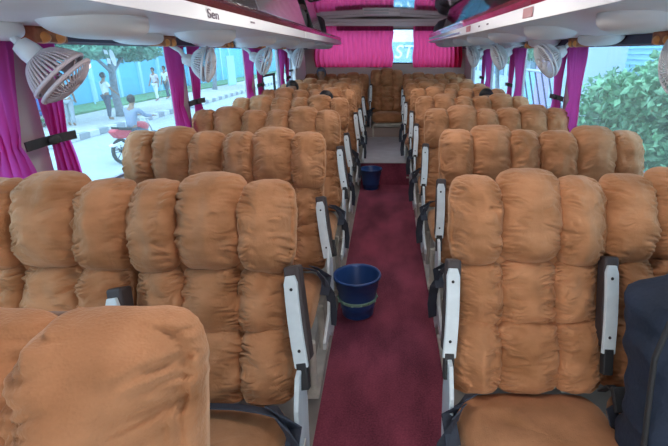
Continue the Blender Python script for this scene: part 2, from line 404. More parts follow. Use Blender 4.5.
def make_seat(seed, W, side, tilt, broad=False):
    """side=+1: aisle on the seat's +x side (left bank); -1: right bank"""
    root = empty('bus_seat', (0, 0, 0))
    k = W/.46
    g = bmesh.new()
    xs = [(-.163*k, .080*k), (.0, .103*k), (.161*k, .080*k)]
    hb = bmesh.new()
    tops = [-.006, .010, -.008]
    if broad:      # flatter headrest with a broad middle channel
        xs = [(-.175*k, .075*k), (-.02*k, .13*k), (.165*k, .08*k)]; tops = [.002, -.004, .004]
    for i, (cx, a) in enumerate(xs):
        puff(hb, cx, .54+tops[i], a*1.03, .148 + (.006 if i == 1 else 0), 0.102 if i == 1 else .092, .026, seed+i*1.37, e=.38 if broad else .56, overtop=.02 if broad else .04, wr=1.15)
    obj('headrest', hb, M['velvet'], root, smooth=True)
    lb = bmesh.new()
    for i, (cx, a) in enumerate(xs):
        puff(lb, cx*.93, .302, a*.96, .108, .074 if i == 1 else .066, .008, seed+10+i*2.1, e=.5, wr=1.15)
        puff(lb, cx*1.0, .097, a*1.03, .122, .09 if i == 1 else .08, .006, seed+20+i*1.7, e=.5, wr=1.25)
    rounded_slab(lb, .226*k, .325, .045, .335, -.025, seed=seed)
    obj('backrest', lb, M['velvet'], root, smooth=True)
    cu = obj('seat_cushion', cushion_bm(.45*k, seed), M['velvet'], root, smooth=True)
    sh = bmesh.new(); rounded_slab(sh, .215*k, .34, .022, .33, -.078, seed=seed+3, wr=0)
    obj('back_shell', sh, M['shell'], root, smooth=True)
    # seat pan and crossbars
    f = bmesh.new(); box(f, -.2*k, .2*k, -.67, -.22, .285, .312)
    for y in (-.6, -.28): box(f, -.205*k, .205*k, y-.018, y+.018, .25, .287)
    obj('seat_frame', f, M['cream_metal'], root, bevel=.003)
    X = side*.242*k
    for sx in (side, -side):
        l = bmesh.new()
        xx = sx*.212*k
        for y in (-.58, -.28):
            tube(l, [(xx, y, .27), (xx, y-.0, .02)], .016, 10)
        box(l, xx-.025, xx+.025, -.63, -.23, 0, .02)
        obj('leg', l, M['cream_metal'], root, smooth=False)
    # cut side plate on the aisle side
    sp = bmesh.new()
    poly = [(-.22, .60), (-.30, .60), (-.345, .52), (-.355, .40), (-.42, .31), (-.60, .275), (-.60, .24), (-.42, .215), (-.33, .13), (-.27, .13), (-.22, .3), (-.2, .45)]
    XS = X + (side*.026 if side > 0 else side*.012)
    prism(sp, poly, XS-.007, XS+.007)
    spo = obj('side_plate', sp, M['white_metal'], root, bevel=.003)
    hb_ = bmesh.new(); prism(hb_, [(-.30,.285),(-.37,.285),(-.335,.36),(-.29,.37)], XS+side*.0075, XS+side*.0105)
    ho = obj('plate_cover', hb_, M['cream_metal'], root)
    # armrest folded up along the backrest: white face, dark pad behind
    ar = empty('armrest', (0, 0, 0)); ar.parent = root
    mxa = Matrix.Translation(bp(X, .385, .07)) @ Matrix.Rotation(tilt, 4, 'Y') @ Matrix.Translation(-bp(X, .385, .07))
    def place(bm): bmesh.ops.transform(bm, matrix=mxa, verts=bm.verts[:])
    def abox(bm, x0, x1, s0, s1, n0, n1):
        vv = [bm.verts.new(bp(x, s, n)) for x, s, n in ((x0,s0,n0),(x1,s0,n0),(x1,s1,n0),(x0,s1,n0),(x0,s0,n1),(x1,s0,n1),(x1,s1,n1),(x0,s1,n1))]
        for q in ((0,3,2,1),(4,5,6,7),(0,1,5,4),(1,2,6,5),(2,3,7,6),(3,0,4,7)): bm.faces.new([vv[i] for i in q])
    pb = bmesh.new(); abox(pb, X-.02, X+.028, .13, .412, .045, .102) if side > 0 else abox(pb, X-.02, X+.026, .13, .412, .05, .102)
    place(pb); po = obj('arm_pad', pb, M['brown_plastic'], root, bevel=.008)
    wb = bmesh.new()
    # plate with a rounded top and a slight crank near the lower end
    N = 12; pts = []
    for i in range(N+1):
        s = .115 + (.385-.115)*i/N
        off = -side*.010*math.sin(math.pi*min(1, i/N*1.0))
        wd = .021 if i < N else .014
        pts.append((s, X+off*.4, wd))
    prev = None
    for s, xc, wd in pts:
        ring = [wb.verts.new(bp(xc-wd, s, .1)), wb.verts.new(bp(xc+wd, s, .1)), wb.verts.new(bp(xc+wd*.92, s, .112)), wb.verts.new(bp(xc-wd*.92, s, .112))]
        if prev:
            for q in range(4): wb.faces.new((prev[q], prev[(q+1)%4], ring[(q+1)%4], ring[q]))
        else: wb.faces.new(ring[::-1])
        prev = ring
    wb.faces.new(prev)
    place(wb); wo = obj('arm_plate', wb, M['white_metal'], root, bevel=.002)
    for s in (.165, .345):
        bb = bmesh.new(); ball(bb, bp(X, s, .112), .0048, 10); place(bb)
        b_ = obj('bolt', bb, M['black'], root, smooth=True); b_.parent = wo
    bpy.data.objects.remove(ar)
    br = bmesh.new(); abox(br, X-.015, X+.015, .05, .13, .085, .113); place(br)
    obj('pivot_bracket', br, M['black'], root, bevel=.003)
    # lap belt lying in the gap between back and cushion, tail hanging over the side plate
    st = bmesh.new()
    tail = [(side*.215*k, -.335, .492), (side*.245*k, -.37, .47), (side*.275*k, -.385, .40), (side*.283*k, -.39, .31), (side*.275*k, -.385, .23)]
    if side > 0: tail = [(-side*.17*k, -.275, .478), (-.05, -.29, .496), (side*.10*k, -.30, .498), (side*.17*k, -.315, .498)] + tail
    ribbon(st, tail, .046, .004, [Vector((0, -.9, .42))]*(len(tail)-5) + [Vector((.2*side, -.9, .5)), Vector((.6*side, -.7, .3)), Vector((1, -.35*side, .1)), Vector((1, -.3*side, 0)), Vector((1, -.3*side, 0))])
    ribbon(st, [(side*.19*k, -.30, .50), (side*.225*k, -.34, .505), (side*.262*k, -.35, .47), (side*.25*k, -.40, .40)], .046, .004, [Vector((.1*side, -.9, .4)), Vector((.4*side, -.8, .3)), Vector((1, -.5*side, .1)), Vector((1, -.4*side, 0))])
    obj('lap_belt', st, M['strap'], root)
    bk = bmesh.new(); ribbon(bk, [(-side*.215*k, -.25, .47), (-side*.222*k, -.28, .515), (-side*.225*k, -.31, .52)], .03, .008, (1, 0, 0)); box(bk, -.021, .021, -.036, .036, -.009, .009, Matrix.Translation((-side*.225*k, -.335, .512)) @ Matrix.Rotation(R(50), 4, 'X'))
    bo = obj('buckle', bk, M['black'], root, bevel=.004)
    return root

WL, WR = .49, .475
proto0 = make_seat(52.6, .51, 1, R(-9), broad=True)
protoL = [make_seat(3.1, WL, 1, R(-9)), make_seat(8.7, WL, 1, R(-8))]
protoR = [make_seat(14.2, WR, -1, R(3)), make_seat(21.9, WR, -1, R(3))]
RES[:] = [30, 100]
protoR += [make_seat(33.3, .50, -1, R(3)), make_seat(41.9, .50, -1, R(2))]
used = set()
PLZ = .085
def put_seat(proto, x, y, z, label, group, rx=0.0, rz=0.0):
    o = proto if proto.name not in used else copy_tree(proto)
    used.add(proto.name)
    o.location = (x, y, z); o.rotation_euler = (rx, 0, rz)
    return tag(o, label, 'seat', group)
wins = []
def put_win(*a, **k):
    o = put_seat(*a, **k); wins.append(o); return o
rnd = random.Random(5)
GRP = 'orange-brown bus seats in rows along the aisle'
rowname = ['nearest full row', 'second row', 'third row', 'fourth row', 'fifth row', 'sixth row', 'last row before the rear bench']
put_seat(proto0, -.480, .42, PLZ+.085, 'brown seat cut off at the bottom left corner, closest to camera', GRP)
for i in range(7):
    y = 1.35 + .92*i
    jx = 0 if i == 0 else rnd.uniform(-.012, .012)
    if i < 6 or True:
        put_seat(protoL[(i+1) % 2], (-.535 if i == 0 else -.565)+jx, y, PLZ, 'tufted orange-brown velvet seat on the left bank, aisle side, ' + rowname[i], GRP, rz=rnd.uniform(-.02, .02))
        ws = put_win(protoL[i % 2], (-1.035 if i == 0 else -1.07)+jx, y+rnd.uniform(-.03, .03), PLZ, 'tufted orange-brown velvet seat on the left bank, window side, ' + rowname[i], GRP, rz=rnd.uniform(-.02, .02))
        if i == 0:
            for ch in ws.children:
                if ch.name.split('.')[0] in ('arm_pad', 'arm_plate'): ch.location = (-.015, -.05, -.055)
for i in range(7):
    y = 1.40 + .94*i
    jx = 0 if i == 0 else rnd.uniform(-.01, .01)
    if i == 0:
        put_seat(protoR[0], .456, y, PLZ, 'tufted orange-brown velvet seat on the right bank, aisle side, ' + rowname[i], GRP)
        put_win(protoR[1], .945, y+.02, PLZ, 'right window-side velvet seat in the nearest row, with the navy bag on it', GRP)
    else:
        put_seat(protoR[2+i % 2], .535+jx, y, PLZ, 'tufted orange-brown velvet seat on the right bank, aisle side, ' + rowname[i], GRP, rz=rnd.uniform(-.02, .02))
        put_win(protoR[2+(i+1) % 2], 1.045+jx, y+rnd.uniform(-.04, .04), PLZ, 'tufted orange-brown velvet seat on the right bank, window side, ' + rowname[i], GRP, rz=rnd.uniform(-.02, .02))

# ------------------------------------------------------------ bus shell
YF, YB = -1.9, 8.3      # front and rear ends of the saloon
WX = 1.37
bm = bmesh.new(); box(bm, -1.5, 1.5, YF, YB+.08, -.06, 0)
struct('floor', bm, M['carpet'])
# seat platforms, step up to the rear bench
bm = bmesh.new(); prismY(bm, [(-.305, 0), (-.385, PLZ), (-WX, PLZ), (-WX, 0)], YF, YB); struct('trim_1', bm, M['plinth'])
bm = bmesh.new(); prismY(bm, [(.30, 0), (.30, PLZ), (WX, PLZ), (WX, 0)], YF, YB); struct('trim_2', bm, M['plinth'])
bm = bmesh.new(); box(bm, -.303, .298, 5.48, 7.3, 0.001, .275); struct('trim_3', bm, M['carpet'])
bm = bmesh.new(); box(bm, -.303, .298, 5.47, 7.3, .2755, .285); struct('trim_4', bm, M['step'])
bm = bmesh.new(); box(bm, -.303, .298, 7.27, 7.33, .285, .43); struct('trim_5', bm, M['bench'])
# walls with window openings
ZS, ZT = H(-.62), H(.045)
pillL = [(-1.75, -.15), (1.68, 1.84), (3.14, 3.28), (4.85, 5.0), (6.3, 6.44), (7.1, YB)]
pillR = [(-1.75, -.2), (1.75, 1.86), (3.46, 3.6), (4.86, 5.0), (6.3, 6.42), (7.6, YB)]
def side_wall(name, sgn, pil):
    bm = bmesh.new()
    x0, x1 = (sgn*WX, sgn*(WX+.06)) if sgn > 0 else (sgn*(WX+.06), sgn*WX)
    box(bm, x0, x1, YF, YB, -.06, ZS)
    box(bm, x0, x1, YF, YB, ZT, H(.50))
    for a, b in pil: box(bm, x0, x1, a, b, ZS, ZT)
    struct(name, bm, M['wall'])
side_wall('wall_left', -1, pillL); side_wall('wall_right', 1, pillR)
nwin = 0
for sgn, pil in ((-1, pillL), (1, pillR)):
    for (a, b), (c, d) in zip(pil, pil[1:]):
        nwin += 1
        y0, y1 = b, c
        xg = sgn*(WX+.03)
        w = struct('window_%d' % nwin, B(xg-.003, xg+.003, y0+.012, y1-.012, ZS+.012, ZT-.012), M['glass'])
        fr = bmesh.new()
        for q in ((y0, y1, ZS, ZS+.014), (y0, y1, ZT-.014, ZT), (y0, y0+.014, ZS, ZT), (y1-.014, y1, ZS, ZT)): box(fr, xg-.008, xg+.008, *q)
        struct('window_frame', fr, M['frame'], w)
        if (sgn < 0 and c > 5.5 and b > 4) or (sgn > 0 and b > 5 and b < 6):
            sb = bmesh.new(); ya, yb = (y0+.3, y0+.9) if sgn < 0 else (y0+.12, y0+1.15)
            za, zb = H(-.62), H(-.24)
            for q in ((ya, yb, zb-.025, zb), (ya, ya+.03, za, zb), (yb-.03, yb, za, zb)): box(sb, xg-.012-sgn*.03, xg+.012-sgn*.03, *q)
            struct('window_sash', sb, M['black'], w)
# dark trim line above the windows
for n, sgn in ((6, -1), (7, 1)):
    bm = bmesh.new(); xa = sgn*(WX-.05)
    box(bm, min(xa, sgn*WX), max(xa, sgn*WX), YF, YB, H(.04), H(.085)); struct('trim_%d' % n, bm, M['darktrim'])
# ceiling: shallow arch
bm = bmesh.new()
ang = [(-WX-.05, .48), (-.9, .51), (-.3, .525), (.3, .525), (.9, .51), (WX+.05, .48)]
poly = [(x, H(z)) for x, z in ang] + [(x, H(z+.05)) for x, z in ang[::-1]]
prismY(bm, poly, YF, YB+.08); struct('ceiling', bm, M['ceil'])
# rear wall with its wide window
bm = bmesh.new()
box(bm, -WX, WX, YB, YB+.06, 0, H(-.19)); box(bm, -WX, WX, YB, YB+.06, H(.37), H(.53))
box(bm, -WX, -1.15, YB, YB+.06, H(-.19), H(.37)); box(bm, 1.15, WX, YB, YB+.06, H(-.19), H(.37))
struct('wall_rear', bm, M['wall'])
w = struct('window_20', B(-1.15, 1.15, YB+.025, YB+.031, H(-.19), H(.37)), M['glass'])
bm = bmesh.new(); 
for q in ((-1.15, 1.15, H(-.19), H(-.17)), (-1.15, 1.15, H(.35), H(.37))): box(bm, q[0], q[1], YB+.005, YB+.05, q[2], q[3])
struct('window_frame', bm, M['black'], w)
# front: dashboard wall and windscreen behind the camera
bm = bmesh.new(); box(bm, -WX, WX, YF-.06, YF, 0, H(-.95)); box(bm, -WX-.06, -WX+.06, YF-.06, YF, H(-.95), H(.48)); box(bm, WX-.06, WX+.06, YF-.06, YF, H(-.95), H(.48))
struct('wall_front', bm, M['wall'])
struct('window_21', B(-WX+.06, WX-.06, YF-.04, YF-.034, H(-.95), H(.47)), M['clearglass'])
# rear header and pelmet rail
struct('trim_8', B(-1.3, 1.3, YB-.16, YB, H(.40), H(.512)), M['header'], bevel=.01)
struct('trim_9', B(-1.3, 1.3, YB-.20, YB-.16, H(.44), H(.47)), M['header'], bevel=.008)

# rear fixture: a slim pill-shaped lamp on the header
r = empty('rear_ceiling_lamp', (-.05, 6.95, H(.505)), 0, 'slim pill-shaped lamp fixture on the ceiling before the pink rear curtain', 'lamp')
bm = bmesh.new(); tube(bm, [(-.26, 0, 0), (.26, 0, 0)], .03, 14); obj('lamp_body', bm, M['header'], r, smooth=True)
bm = bmesh.new(); tube(bm, [(-.24, -.03, .0), (.1, -.03, .0)], .012, 10); obj('diffuser', bm, mat('lamp_diffuser', (.6, .6, .66), .3), r, smooth=True)

# ------------------------------------------------------------ curtains
def hang(name, axis, c0, c1, plane, z0, z1, m, folds=6, amp=.02, tie=None, spread=1.0, parent=None, seed=0, nz=26, tiew=.06, tiec=None):
    """pleated cloth from z1 (top) down to z0, drawn in at height tie"""
    bm = bmesh.new(); nu = folds*10; vs = []
    for j in range(nz+1):
        z = z1 + (z0-z1)*j/nz; row = []
        if tie is not None:
            d = (z-tie)/(z1-tie) if z > tie else (tie-z)/(tie-z0)
            k = min(1, max(0, d))**(.75)
            wdt = tiew + ((c1-c0)*(1 if z > tie else spread) - tiew)*k
            cc = tiec if tiec is not None else (c0+c1)/2
            cen = cc + ((c0+c1)/2-cc)*k
        else:
            k = 1; wdt = (c1-c0)*(1+.02*math.sin(j*.4)); cen = (c0+c1)/2
        for i in range(nu+1):
            u = i/nu
            ph = u*folds*2*math.pi
            a = amp*(.55+.45*k) if tie is not None else amp*(.5+.5*j/nz)
            off = a*(math.sin(ph + .8*noise.noise(Vector((u*4, z*3, seed)))) + .45*noise.noise(Vector((u*9, z*5+seed, seed))))
            t = cen + (u-.5)*wdt + .006*math.cos(ph)
            row.append(bm.verts.new((plane+off, t, z) if axis == 'y' else (t, plane+off, z)))
        vs.append(row)
    for j in range(nz):
        for i in range(nu): bm.faces.new((vs[j][i], vs[j][i+1], vs[j+1][i+1], vs[j+1][i]))
    o = obj(name, bm, m, parent, smooth=True)
    return o

r = empty('rear_curtain', (0, 0, 0), 0, 'bright pink pleated curtain drawn across the left of the rear window', 'curtain', 'pink curtains at the rear window')
hang('cloth', 'x', -1.2, .125, YB-.07, H(-.245), H(.40), M['rearcurtain'], folds=17, amp=.022, parent=r, seed=2)
hang('pelmet', 'x', -.80, .125, YB-.125, H(.33), H(.405), M['pelmet'], folds=20, amp=.012, parent=r, seed=3, nz=6)
r = empty('rear_curtain', (0, 0, 0), 0, 'bright pink pleated curtain gathered at the right of the rear window', 'curtain', 'pink curtains at the rear window')
hang('cloth', 'x', .47, 1.3, YB-.07, H(-.245), H(.40), M['rearcurtain'], folds=12, amp=.024, parent=r, seed=6)
hang('pelmet', 'x', .50, 1.2, YB-.125, H(.33), H(.405), M['pelmet'], folds=12, amp=.012, parent=r, seed=7, nz=6)

def pillar_curtain(sgn, yc, w, label, seed, gap=.03, wn=None, wf=None):
    X = sgn*(WX-.05)
    r = empty('window_curtain', (X, yc, H(-.32)), 0, label, 'curtain', 'purple curtains tied at the side window pillars')
    wn = wn or w; wf = wf or w
    a = hang('near_drape', 'y', -gap-wn, -gap, 0, -.42, .355, M['curtain'], folds=5, amp=.022, tie=0, spread=1.15, parent=r, seed=seed, tiew=.13, tiec=-gap-wn+(.07 if yc > 2 else .2))
    b = hang('far_drape', 'y', gap, gap+wf, 0, -.42, .355, M['curtain'], folds=4, amp=.022, tie=0, spread=1.1, parent=r, seed=seed+5, tiew=.10, tiec=.085)
    bm = bmesh.new(); ribbon(bm, [(-sgn*.034, -.14, 0), (-sgn*.04, -.06, .004), (-sgn*.042, .05, .004), (-sgn*.034, .14, 0)], .034, .006, (0, 0, 1))
    t = obj('tie_band', bm, M['black'], r)
    bm = bmesh.new(); ball(bm, (-sgn*.05, -.01, .004), (.01, .035, .018), 14); o = obj('tie_knot', bm, M['black'], r, smooth=True); o.parent = t
    return r
for i, (yc, w) in enumerate(((1.76, .22), (3.21, .16), (4.92, .3), (6.37, .3))):
    pillar_curtain(-1, yc, w, 'purple curtain tied to the left window pillar, %s to the camera' % ORD[i], 10+i*3, wn=[.36, .26, .36, .28][i], wf=[.16, .2, .22, .2][i])
for i, (yc, w) in enumerate(((1.80, .1), (3.53, .22), (4.93, .2), (6.36, .25))):
    pillar_curtain(1, yc, w, 'purple curtain tied to the right window pillar, %s' % (['at the far right edge', 'beside the leafy window', 'next behind the one by the leafy window', 'farthest back'][i]), 40+i*3, wn=[.05, .3, .3, .3][i], wf=[.05, .16, .1, .1][i])
# corner panel at the back left, whitish with a round top
bm = bmesh.new()
pts = [(7.05, H(-.47))] + [(7.55-.45*math.cos(t)*1.0, H(-.10)+.13*math.sin(t)) for t in [math.pi*k/12 for k in range(13)]] + [(8.0, H(-.47))]
prism(bm, pts, -WX+.005, -WX+.05)
tag(obj('corner_panel', bm, M['white_plastic'], None, bevel=.01), 'whitish round-topped panel in the back left corner beside the pink curtain', 'panel')

# ------------------------------------------------------------ luggage racks
def bowl_bm(c, rx, ry, rz, sgn):
    """moulded service housing: long soft nose towards the front, blunt far end"""
    bm = bmesh.new(); nu, nv = 36, 14; rows = []
    for j in range(nv+1):
        t = math.pi/2*j/nv; row = []
        for i in range(nu):
            a = 2*math.pi*i/nu
            yy = math.sin(a); ry2 = ry*(.95 if yy > 0 else 1.2)
            rr = math.cos(t)**.62
            yl = ry2*yy*(rr if yy < 0 else rr**.6) + (.035*math.sin(t))
            row.append(bm.verts.new((c[0]+rx*math.cos(a)*rr, c[1]+yl, c[2]-rz*math.sin(t)**(.8))))
            if j == nv: break
        rows.append(row)
    for j in range(nv-1):
        for i in range(nu): bm.faces.new((rows[j][i], rows[j][(i+1)%nu], rows[j+1][(i+1)%nu], rows[j+1][i]))
    for i in range(nu): bm.faces.new((rows[nv-1][i], rows[nv-1][(i+1)%nu], rows[nv][0]))
    bm.faces.new(rows[0])
    return bm
def rack(sgn, zl, zt, zs, strip_m, label):
    r = empty('luggage_rack', (sgn*1.0, 3, H(.1)), 0, label, 'luggage rack')
    inv = Matrix.Translation((-sgn*1.0, -3, -H(.1)))
    def P(name, bm, m, **k):
        bmesh.ops.transform(bm, matrix=inv, verts=bm.verts[:]); return obj(name, bm, m, r, **k)
    XF = sgn*.72
    bm = bmesh.new()
    prismY(bm, [(sgn*(WX-.002), H(.09)), (sgn*1.15, H(.082)), (sgn*.9, H(zl-.018)), (XF, H(zl)), (XF, H(zl+.02)), (sgn*.9, H(zl+.01)), (sgn*(WX-.002), H(.11))], YF, YB-.34)
    P('underside', bm, M['white_plastic'], smooth=False)
    bm = bmesh.new(); prismY(bm, [(XF-sgn*.012, H(zl)), (XF+sgn*.02, H(zl)), (XF+sgn*.02, H(zt)), (XF-sgn*.006, H(zt))], YF, YB-.34)
    P('fascia', bm, M['fascia'], bevel=.002)
    bm = bmesh.new(); prismY(bm, [(XF-sgn*.006, H(zt)), (XF+sgn*.02, H(zt)), (XF+sgn*.02, H(zs)), (XF+sgn*.008, H(zs)), (XF-sgn*.016, H((zt+zs)/2))], YF, YB-.34)
    P('edge_strip', bm, strip_m)
    ys = [.655+.965*i for i in range(8)] if sgn < 0 else [.86+.965*i for i in range(8)]
    for y in ys:
        P('service_housing', bowl_bm((sgn*.94, y, H(zl-.006)), .15, .175, .07, sgn), M['bowl'], smooth=True)
    for y in ([1.77+.965*i-.30 for i in range(6)] if sgn < 0 else [2.12+.985*i-.30 for i in range(6)]):
        P('moulded_bulge', bowl_bm((sgn*1.23, y, H(.088)), .115, .15, .055, sgn), M['bowl'], smooth=True)
    return r, P
rl, PL = rack(-1, .115, .173, .222, M['strip'], 'white left overhead luggage rack with dark maroon edge strip')
rr_, PR = rack(1, .143, .215, .278, M['stripr'], 'white right overhead luggage rack with red edge strip')
# closed glossy panels, left
for a, b, m_ in ((-1.8, .7, 'panel'), (.72, 2.85, 'darkpanel'), (2.87, 4.5, 'panel'), (5.0, 5.6, 'darkpanel')):
    bm = bmesh.new(); prismY(bm, [(-.735, H(.222)), (-.72, H(.222)), (-.80, H(.5)), (-.815, H(.5))], a, b)
    PL('rack_door', bm, M[m_], bevel=.003)
for a, b in ((-1.8, 1.2), (1.22, 4.0), (4.02, 6.2)):
    bm = bmesh.new(); prismY(bm, [(.735, H(.278)), (.727, H(.278)), (.80, H(.5)), (.812, H(.5))], a, b)
    PR('clear_panel', bm, M['acrylic'])
# chrome rail along the far right rack
bm = bmesh.new(); tube(bm, [(.705, 4.6, H(.262)), (.705, 7.9, H(.262))], .011, 10); PR('chrome_rail', bm, mat('bright_chrome', (.85, .87, .95), .15, 1))
bm = bmesh.new(); tube(bm, [(.703, 4.6, H(.17)), (.703, 7.9, H(.17))], .009, 10); PR('chrome_rail', bm, bpy.data.materials['bright_chrome'])
# writing and stickers on the fascias
t = text_mesh('lettering', 'Sen', .05, .0006, M['lettering'], rl)
t.rotation_euler = (R(90), 0, R(90)); t.location = (-.72+.0122+1.0, 2.06-3, H(.144)-H(.1)); t.scale = (1.9, 1, 1); 
bm = B(-.709, -.7075, 2.62, 2.70, H(.143), H(.152)); PL('black_mark', bm, M['lettering'])
bm = B(-.709, -.707, 4.35, 4.42, H(.12), H(.168)); PL('white_sticker', bm, M['whitesign'])
for y0, y1 in ((2.4, 2.56), (4.1, 4.3)):
    PR('red_sticker', B(.7065, .709, y0, y1, H(.160), H(.205)), M['redsticker'])
for y0 in (3.4, 3.7): PR('black_mark', B(.7075, .709, y0, y0+.06, H(.175), H(.186)), M['lettering'])

# reading lights
def reading_light(sgn, y, label):
    X = sgn*(WX-.13)
    r = empty('reading_light', (X, y, H(.085)), 0, label, 'lamp', 'orange reading lights above the side windows')
    bm = bmesh.new(); box(bm, -.045, .045, -.085, .085, -.055, .0)
    obj('case', bm, M['wood'], r, bevel=.01)
    for dy in (-.04, .04):
        bm = bmesh.new(); ball(bm, (-sgn*.032, dy, -.036), (.026, .032, .022), 14)
        obj('lamp_lens', bm, M['bulb'], r, smooth=True)
nL = [1.77, 2.73, 3.78, 4.8, 5.8]
for i, y in enumerate(nL): reading_light(-1, y, 'orange-cased reading light over the left windows, ' + ORD[i])
nR = [2.12, 3.12, 4.1, 5.1]
for i, y in enumerate(nR): reading_light(1, y, 'orange-cased reading light over the right windows, ' + ['cut by the right picture edge', 'above the purple curtain by the leafy window', 'third from the right edge', 'farthest back'][i])

# ------------------------------------------------------------ bags in the racks
def bag(name, c, rad, m, label, seed, rz=0, strap=True):
    r = empty(name, c, rz, label, 'bag')
    bm = bmesh.new(); ret = bmesh.ops.create_icosphere(bm, subdivisions=4, radius=1)
    for v in bm.verts:
        p = v.co.copy(); q = Vector([math.copysign(abs(a)**.7, a) for a in p])
        q *= 1+.16*noise.noise(p*1.6+Vector((seed, 0, 0)))+.05*noise.noise(p*5+Vector((0, seed, 0)))
        v.co = Vector((q.x*rad[0], q.y*rad[1], max(q.z, -.85)*rad[2] + rad[2]*.85))
    obj('bag_body', bm, m, r, smooth=True)
    if strap:
        bm = bmesh.new(); ribbon(bm, [(0, -rad[1]*.5, rad[2]*1.7), (0, -rad[1]*.3, rad[2]*2.05), (0, rad[1]*.3, rad[2]*2.1), (0, rad[1]*.5, rad[2]*1.7)], .03, .006, (1, 0, 0))
        obj('handle', bm, M['black'], r)
    return r
bag('travel_bag', (-.96, 4.75, H(.135)), (.2, .22, .165), M['blackbag'], 'black bag stuffed in the left rack beside the grey panel', 1)
bag('travel_bag', (-.96, 6.2, H(.135)), (.2, .5, .165), M['blackbag'], 'long black bag at the far end of the left rack', 2)
bag('travel_bag', (.97, 6.9, H(.155)), (.22, .45, .165), M['blackbag'], 'black bag lying in the open far end of the right rack', 3)
bag('travel_bag', (.97, 7.75, H(.155)), (.2, .25, .165), M['greybag'], 'grey bag behind the black bag in the right rack', 4, strap=False)

# ------------------------------------------------------------ fans
def fan(loc, axis, mount, rad, label, m):
    axis = Vector(axis).normalized()
    r = empty('wall_fan', loc, 0, label, 'fan', 'small caged fans fixed above the windows')
    rot = axis.to_track_quat('Z', 'Y').to_matrix().to_4x4()
    def P(name, bm, mm, par=None, **k):
        bmesh.ops.transform(bm, matrix=rot, verts=bm.verts[:]); return obj(name, bm, mm, par or r, **k)
    # rims
    bm = bmesh.new()
    for z, q, t in ((.012, 1.0, .0065), (-.012, 1.0, .0065)):
        tube(bm, [(rad*q*math.cos(a), rad*q*math.sin(a), z) for a in (2*math.pi*k/44 for k in range(44))], t, 8, closed=True)
    P('rim', bm, m, smooth=True)
    for nm, sg, dp in (('front_grille', 1, .04), ('rear_grille', -1, .085)):
        bm = bmesh.new()
        for k in range(40):
            a = 2*math.pi*k/40
            pts = []
            for i in range(7):
                t = i/6; q = rad*(1-.72*t); z = sg*(.012 + (dp-.012)*math.sin(t*math.pi/2)**.8)
                aa = a + .35*t*(1 if sg > 0 else 0)
                pts.append((q*math.cos(aa), q*math.sin(aa), z))
            tube(bm, pts, 0.0028 if sg > 0 else .0042, 5)
        tube(bm, [(rad*.64*math.cos(a), rad*.64*math.sin(a), sg*(.012+(dp-.012)*.72)) for a in (2*math.pi*k/30 for k in range(30))], .003, 6, closed=True)
        P(nm, bm, m, smooth=True)
    bm = bmesh.new(); lathe(bm, [(0, .046), (rad*.2, .044), (rad*.29, .036), (rad*.29, .03), (0, .03)], 24); P('front_badge', bm, m, smooth=True)
    bm = bmesh.new(); lathe(bm, [(0, -.15), (rad*.28, -.14), (rad*.36, -.11), (rad*.36, -.07), (0, -.06)], 24); mo = P('motor', bm, M['fanwhite'], smooth=True)
    for k in range(3):
        bm = bmesh.new(); rows = []
        for i in range(7):
            q = rad*(.2+.68*i/6); w = .35+.42*math.sin(math.pi*(i+1)/9)
            rows.append([bm.verts.new((q*math.cos(a), q*math.sin(a), .018*math.sin((a0)*2.2))) for a, a0 in ((2*math.pi*k/3+w*(j/6-.5)*1.6, (j/6-.5)) for j in range(7))])
        low = [[bm.verts.new(v.co+Vector((0, 0, -.003))) for v in row] for row in rows]
        for i in range(6):
            for j in range(6):
                bm.faces.new((rows[i][j], rows[i][j+1], rows[i+1][j+1], rows[i+1][j])); bm.faces.new((low[i][j], low[i+1][j], low[i+1][j+1], low[i][j+1]))
        for j in range(6):
            bm.faces.new((rows[0][j], low[0][j], low[0][j+1], rows[0][j+1])); bm.faces.new((rows[6][j], rows[6][j+1], low[6][j+1], low[6][j]))
        for i in range(6):
            bm.faces.new((rows[i][0], rows[i+1][0], low[i+1][0], low[i][0])); bm.faces.new((rows[i][6], low[i][6], low[i+1][6], rows[i+1][6]))
        P('blade', bm, M['fandark'], smooth=False)
    # bracket from the motor to the wall
    mp = Vector(mount)-Vector(loc); st = axis*-.12
    bm = bmesh.new(); mid = (st+mp)/2 + Vector((0, 0, .035))
    tube(bm, [st, st*.65+mid*.35+Vector((0, 0, .02)), mid, mp+Vector((0, 0, .0))], [.013, .014, .014, .013], 10)
    obj('bracket', bm, M['fanwhite'], r, smooth=True)
    bm = bmesh.new(); ball(bm, mp, (.012, .03, .03), 12); obj('mounting_plate', bm, M['fanwhite'], r, smooth=True)
fL = [((-1.04, 1.54, H(-.08)), (.72, .25, -.85), .096), ((-1.06, 2.88, H(-.07)), (.95, .12, -.22), .098), ((-1.06, 4.3, H(-.08)), (.93, .1, -.35), .12), ((-1.06, 6.0, H(-.07)), (.93, .1, -.3), .13)]
for i, (l, a, rd) in enumerate(fL):
    fan(l, a, (-WX+.0, l[1]+.02, H(.06)), rd, 'caged wall fan by the left windows, %s' % ['nearest, in front of the first purple curtain', 'second nearest, pale grey', 'third nearest, pale grey', 'farthest and smallest'][i], M['fan'] if i == 0 else M['fanwhite'])
fR = [((1.09, 1.755, H(-.04)), (-.95, -.1, -.1), .115), ((1.05, 3.16, H(-.055)), (-.88, -.1, -.5), .11), ((1.07, 4.62, H(-.045)), (-.9, -.05, -.4), .12), ((1.07, 5.98, H(-.05)), (-.9, -.1, -.3), .13)]
for i, (l, a, rd) in enumerate(fR):
    fan(l, a, (WX-.0, l[1]+.02, H(.06)), rd, 'caged wall fan by the right windows, %s' % ['cut off by the right picture edge', 'in front of the curtain by the leafy window', 'second from the back, pinkish white', 'farthest back'][i], M['fanwhite'])

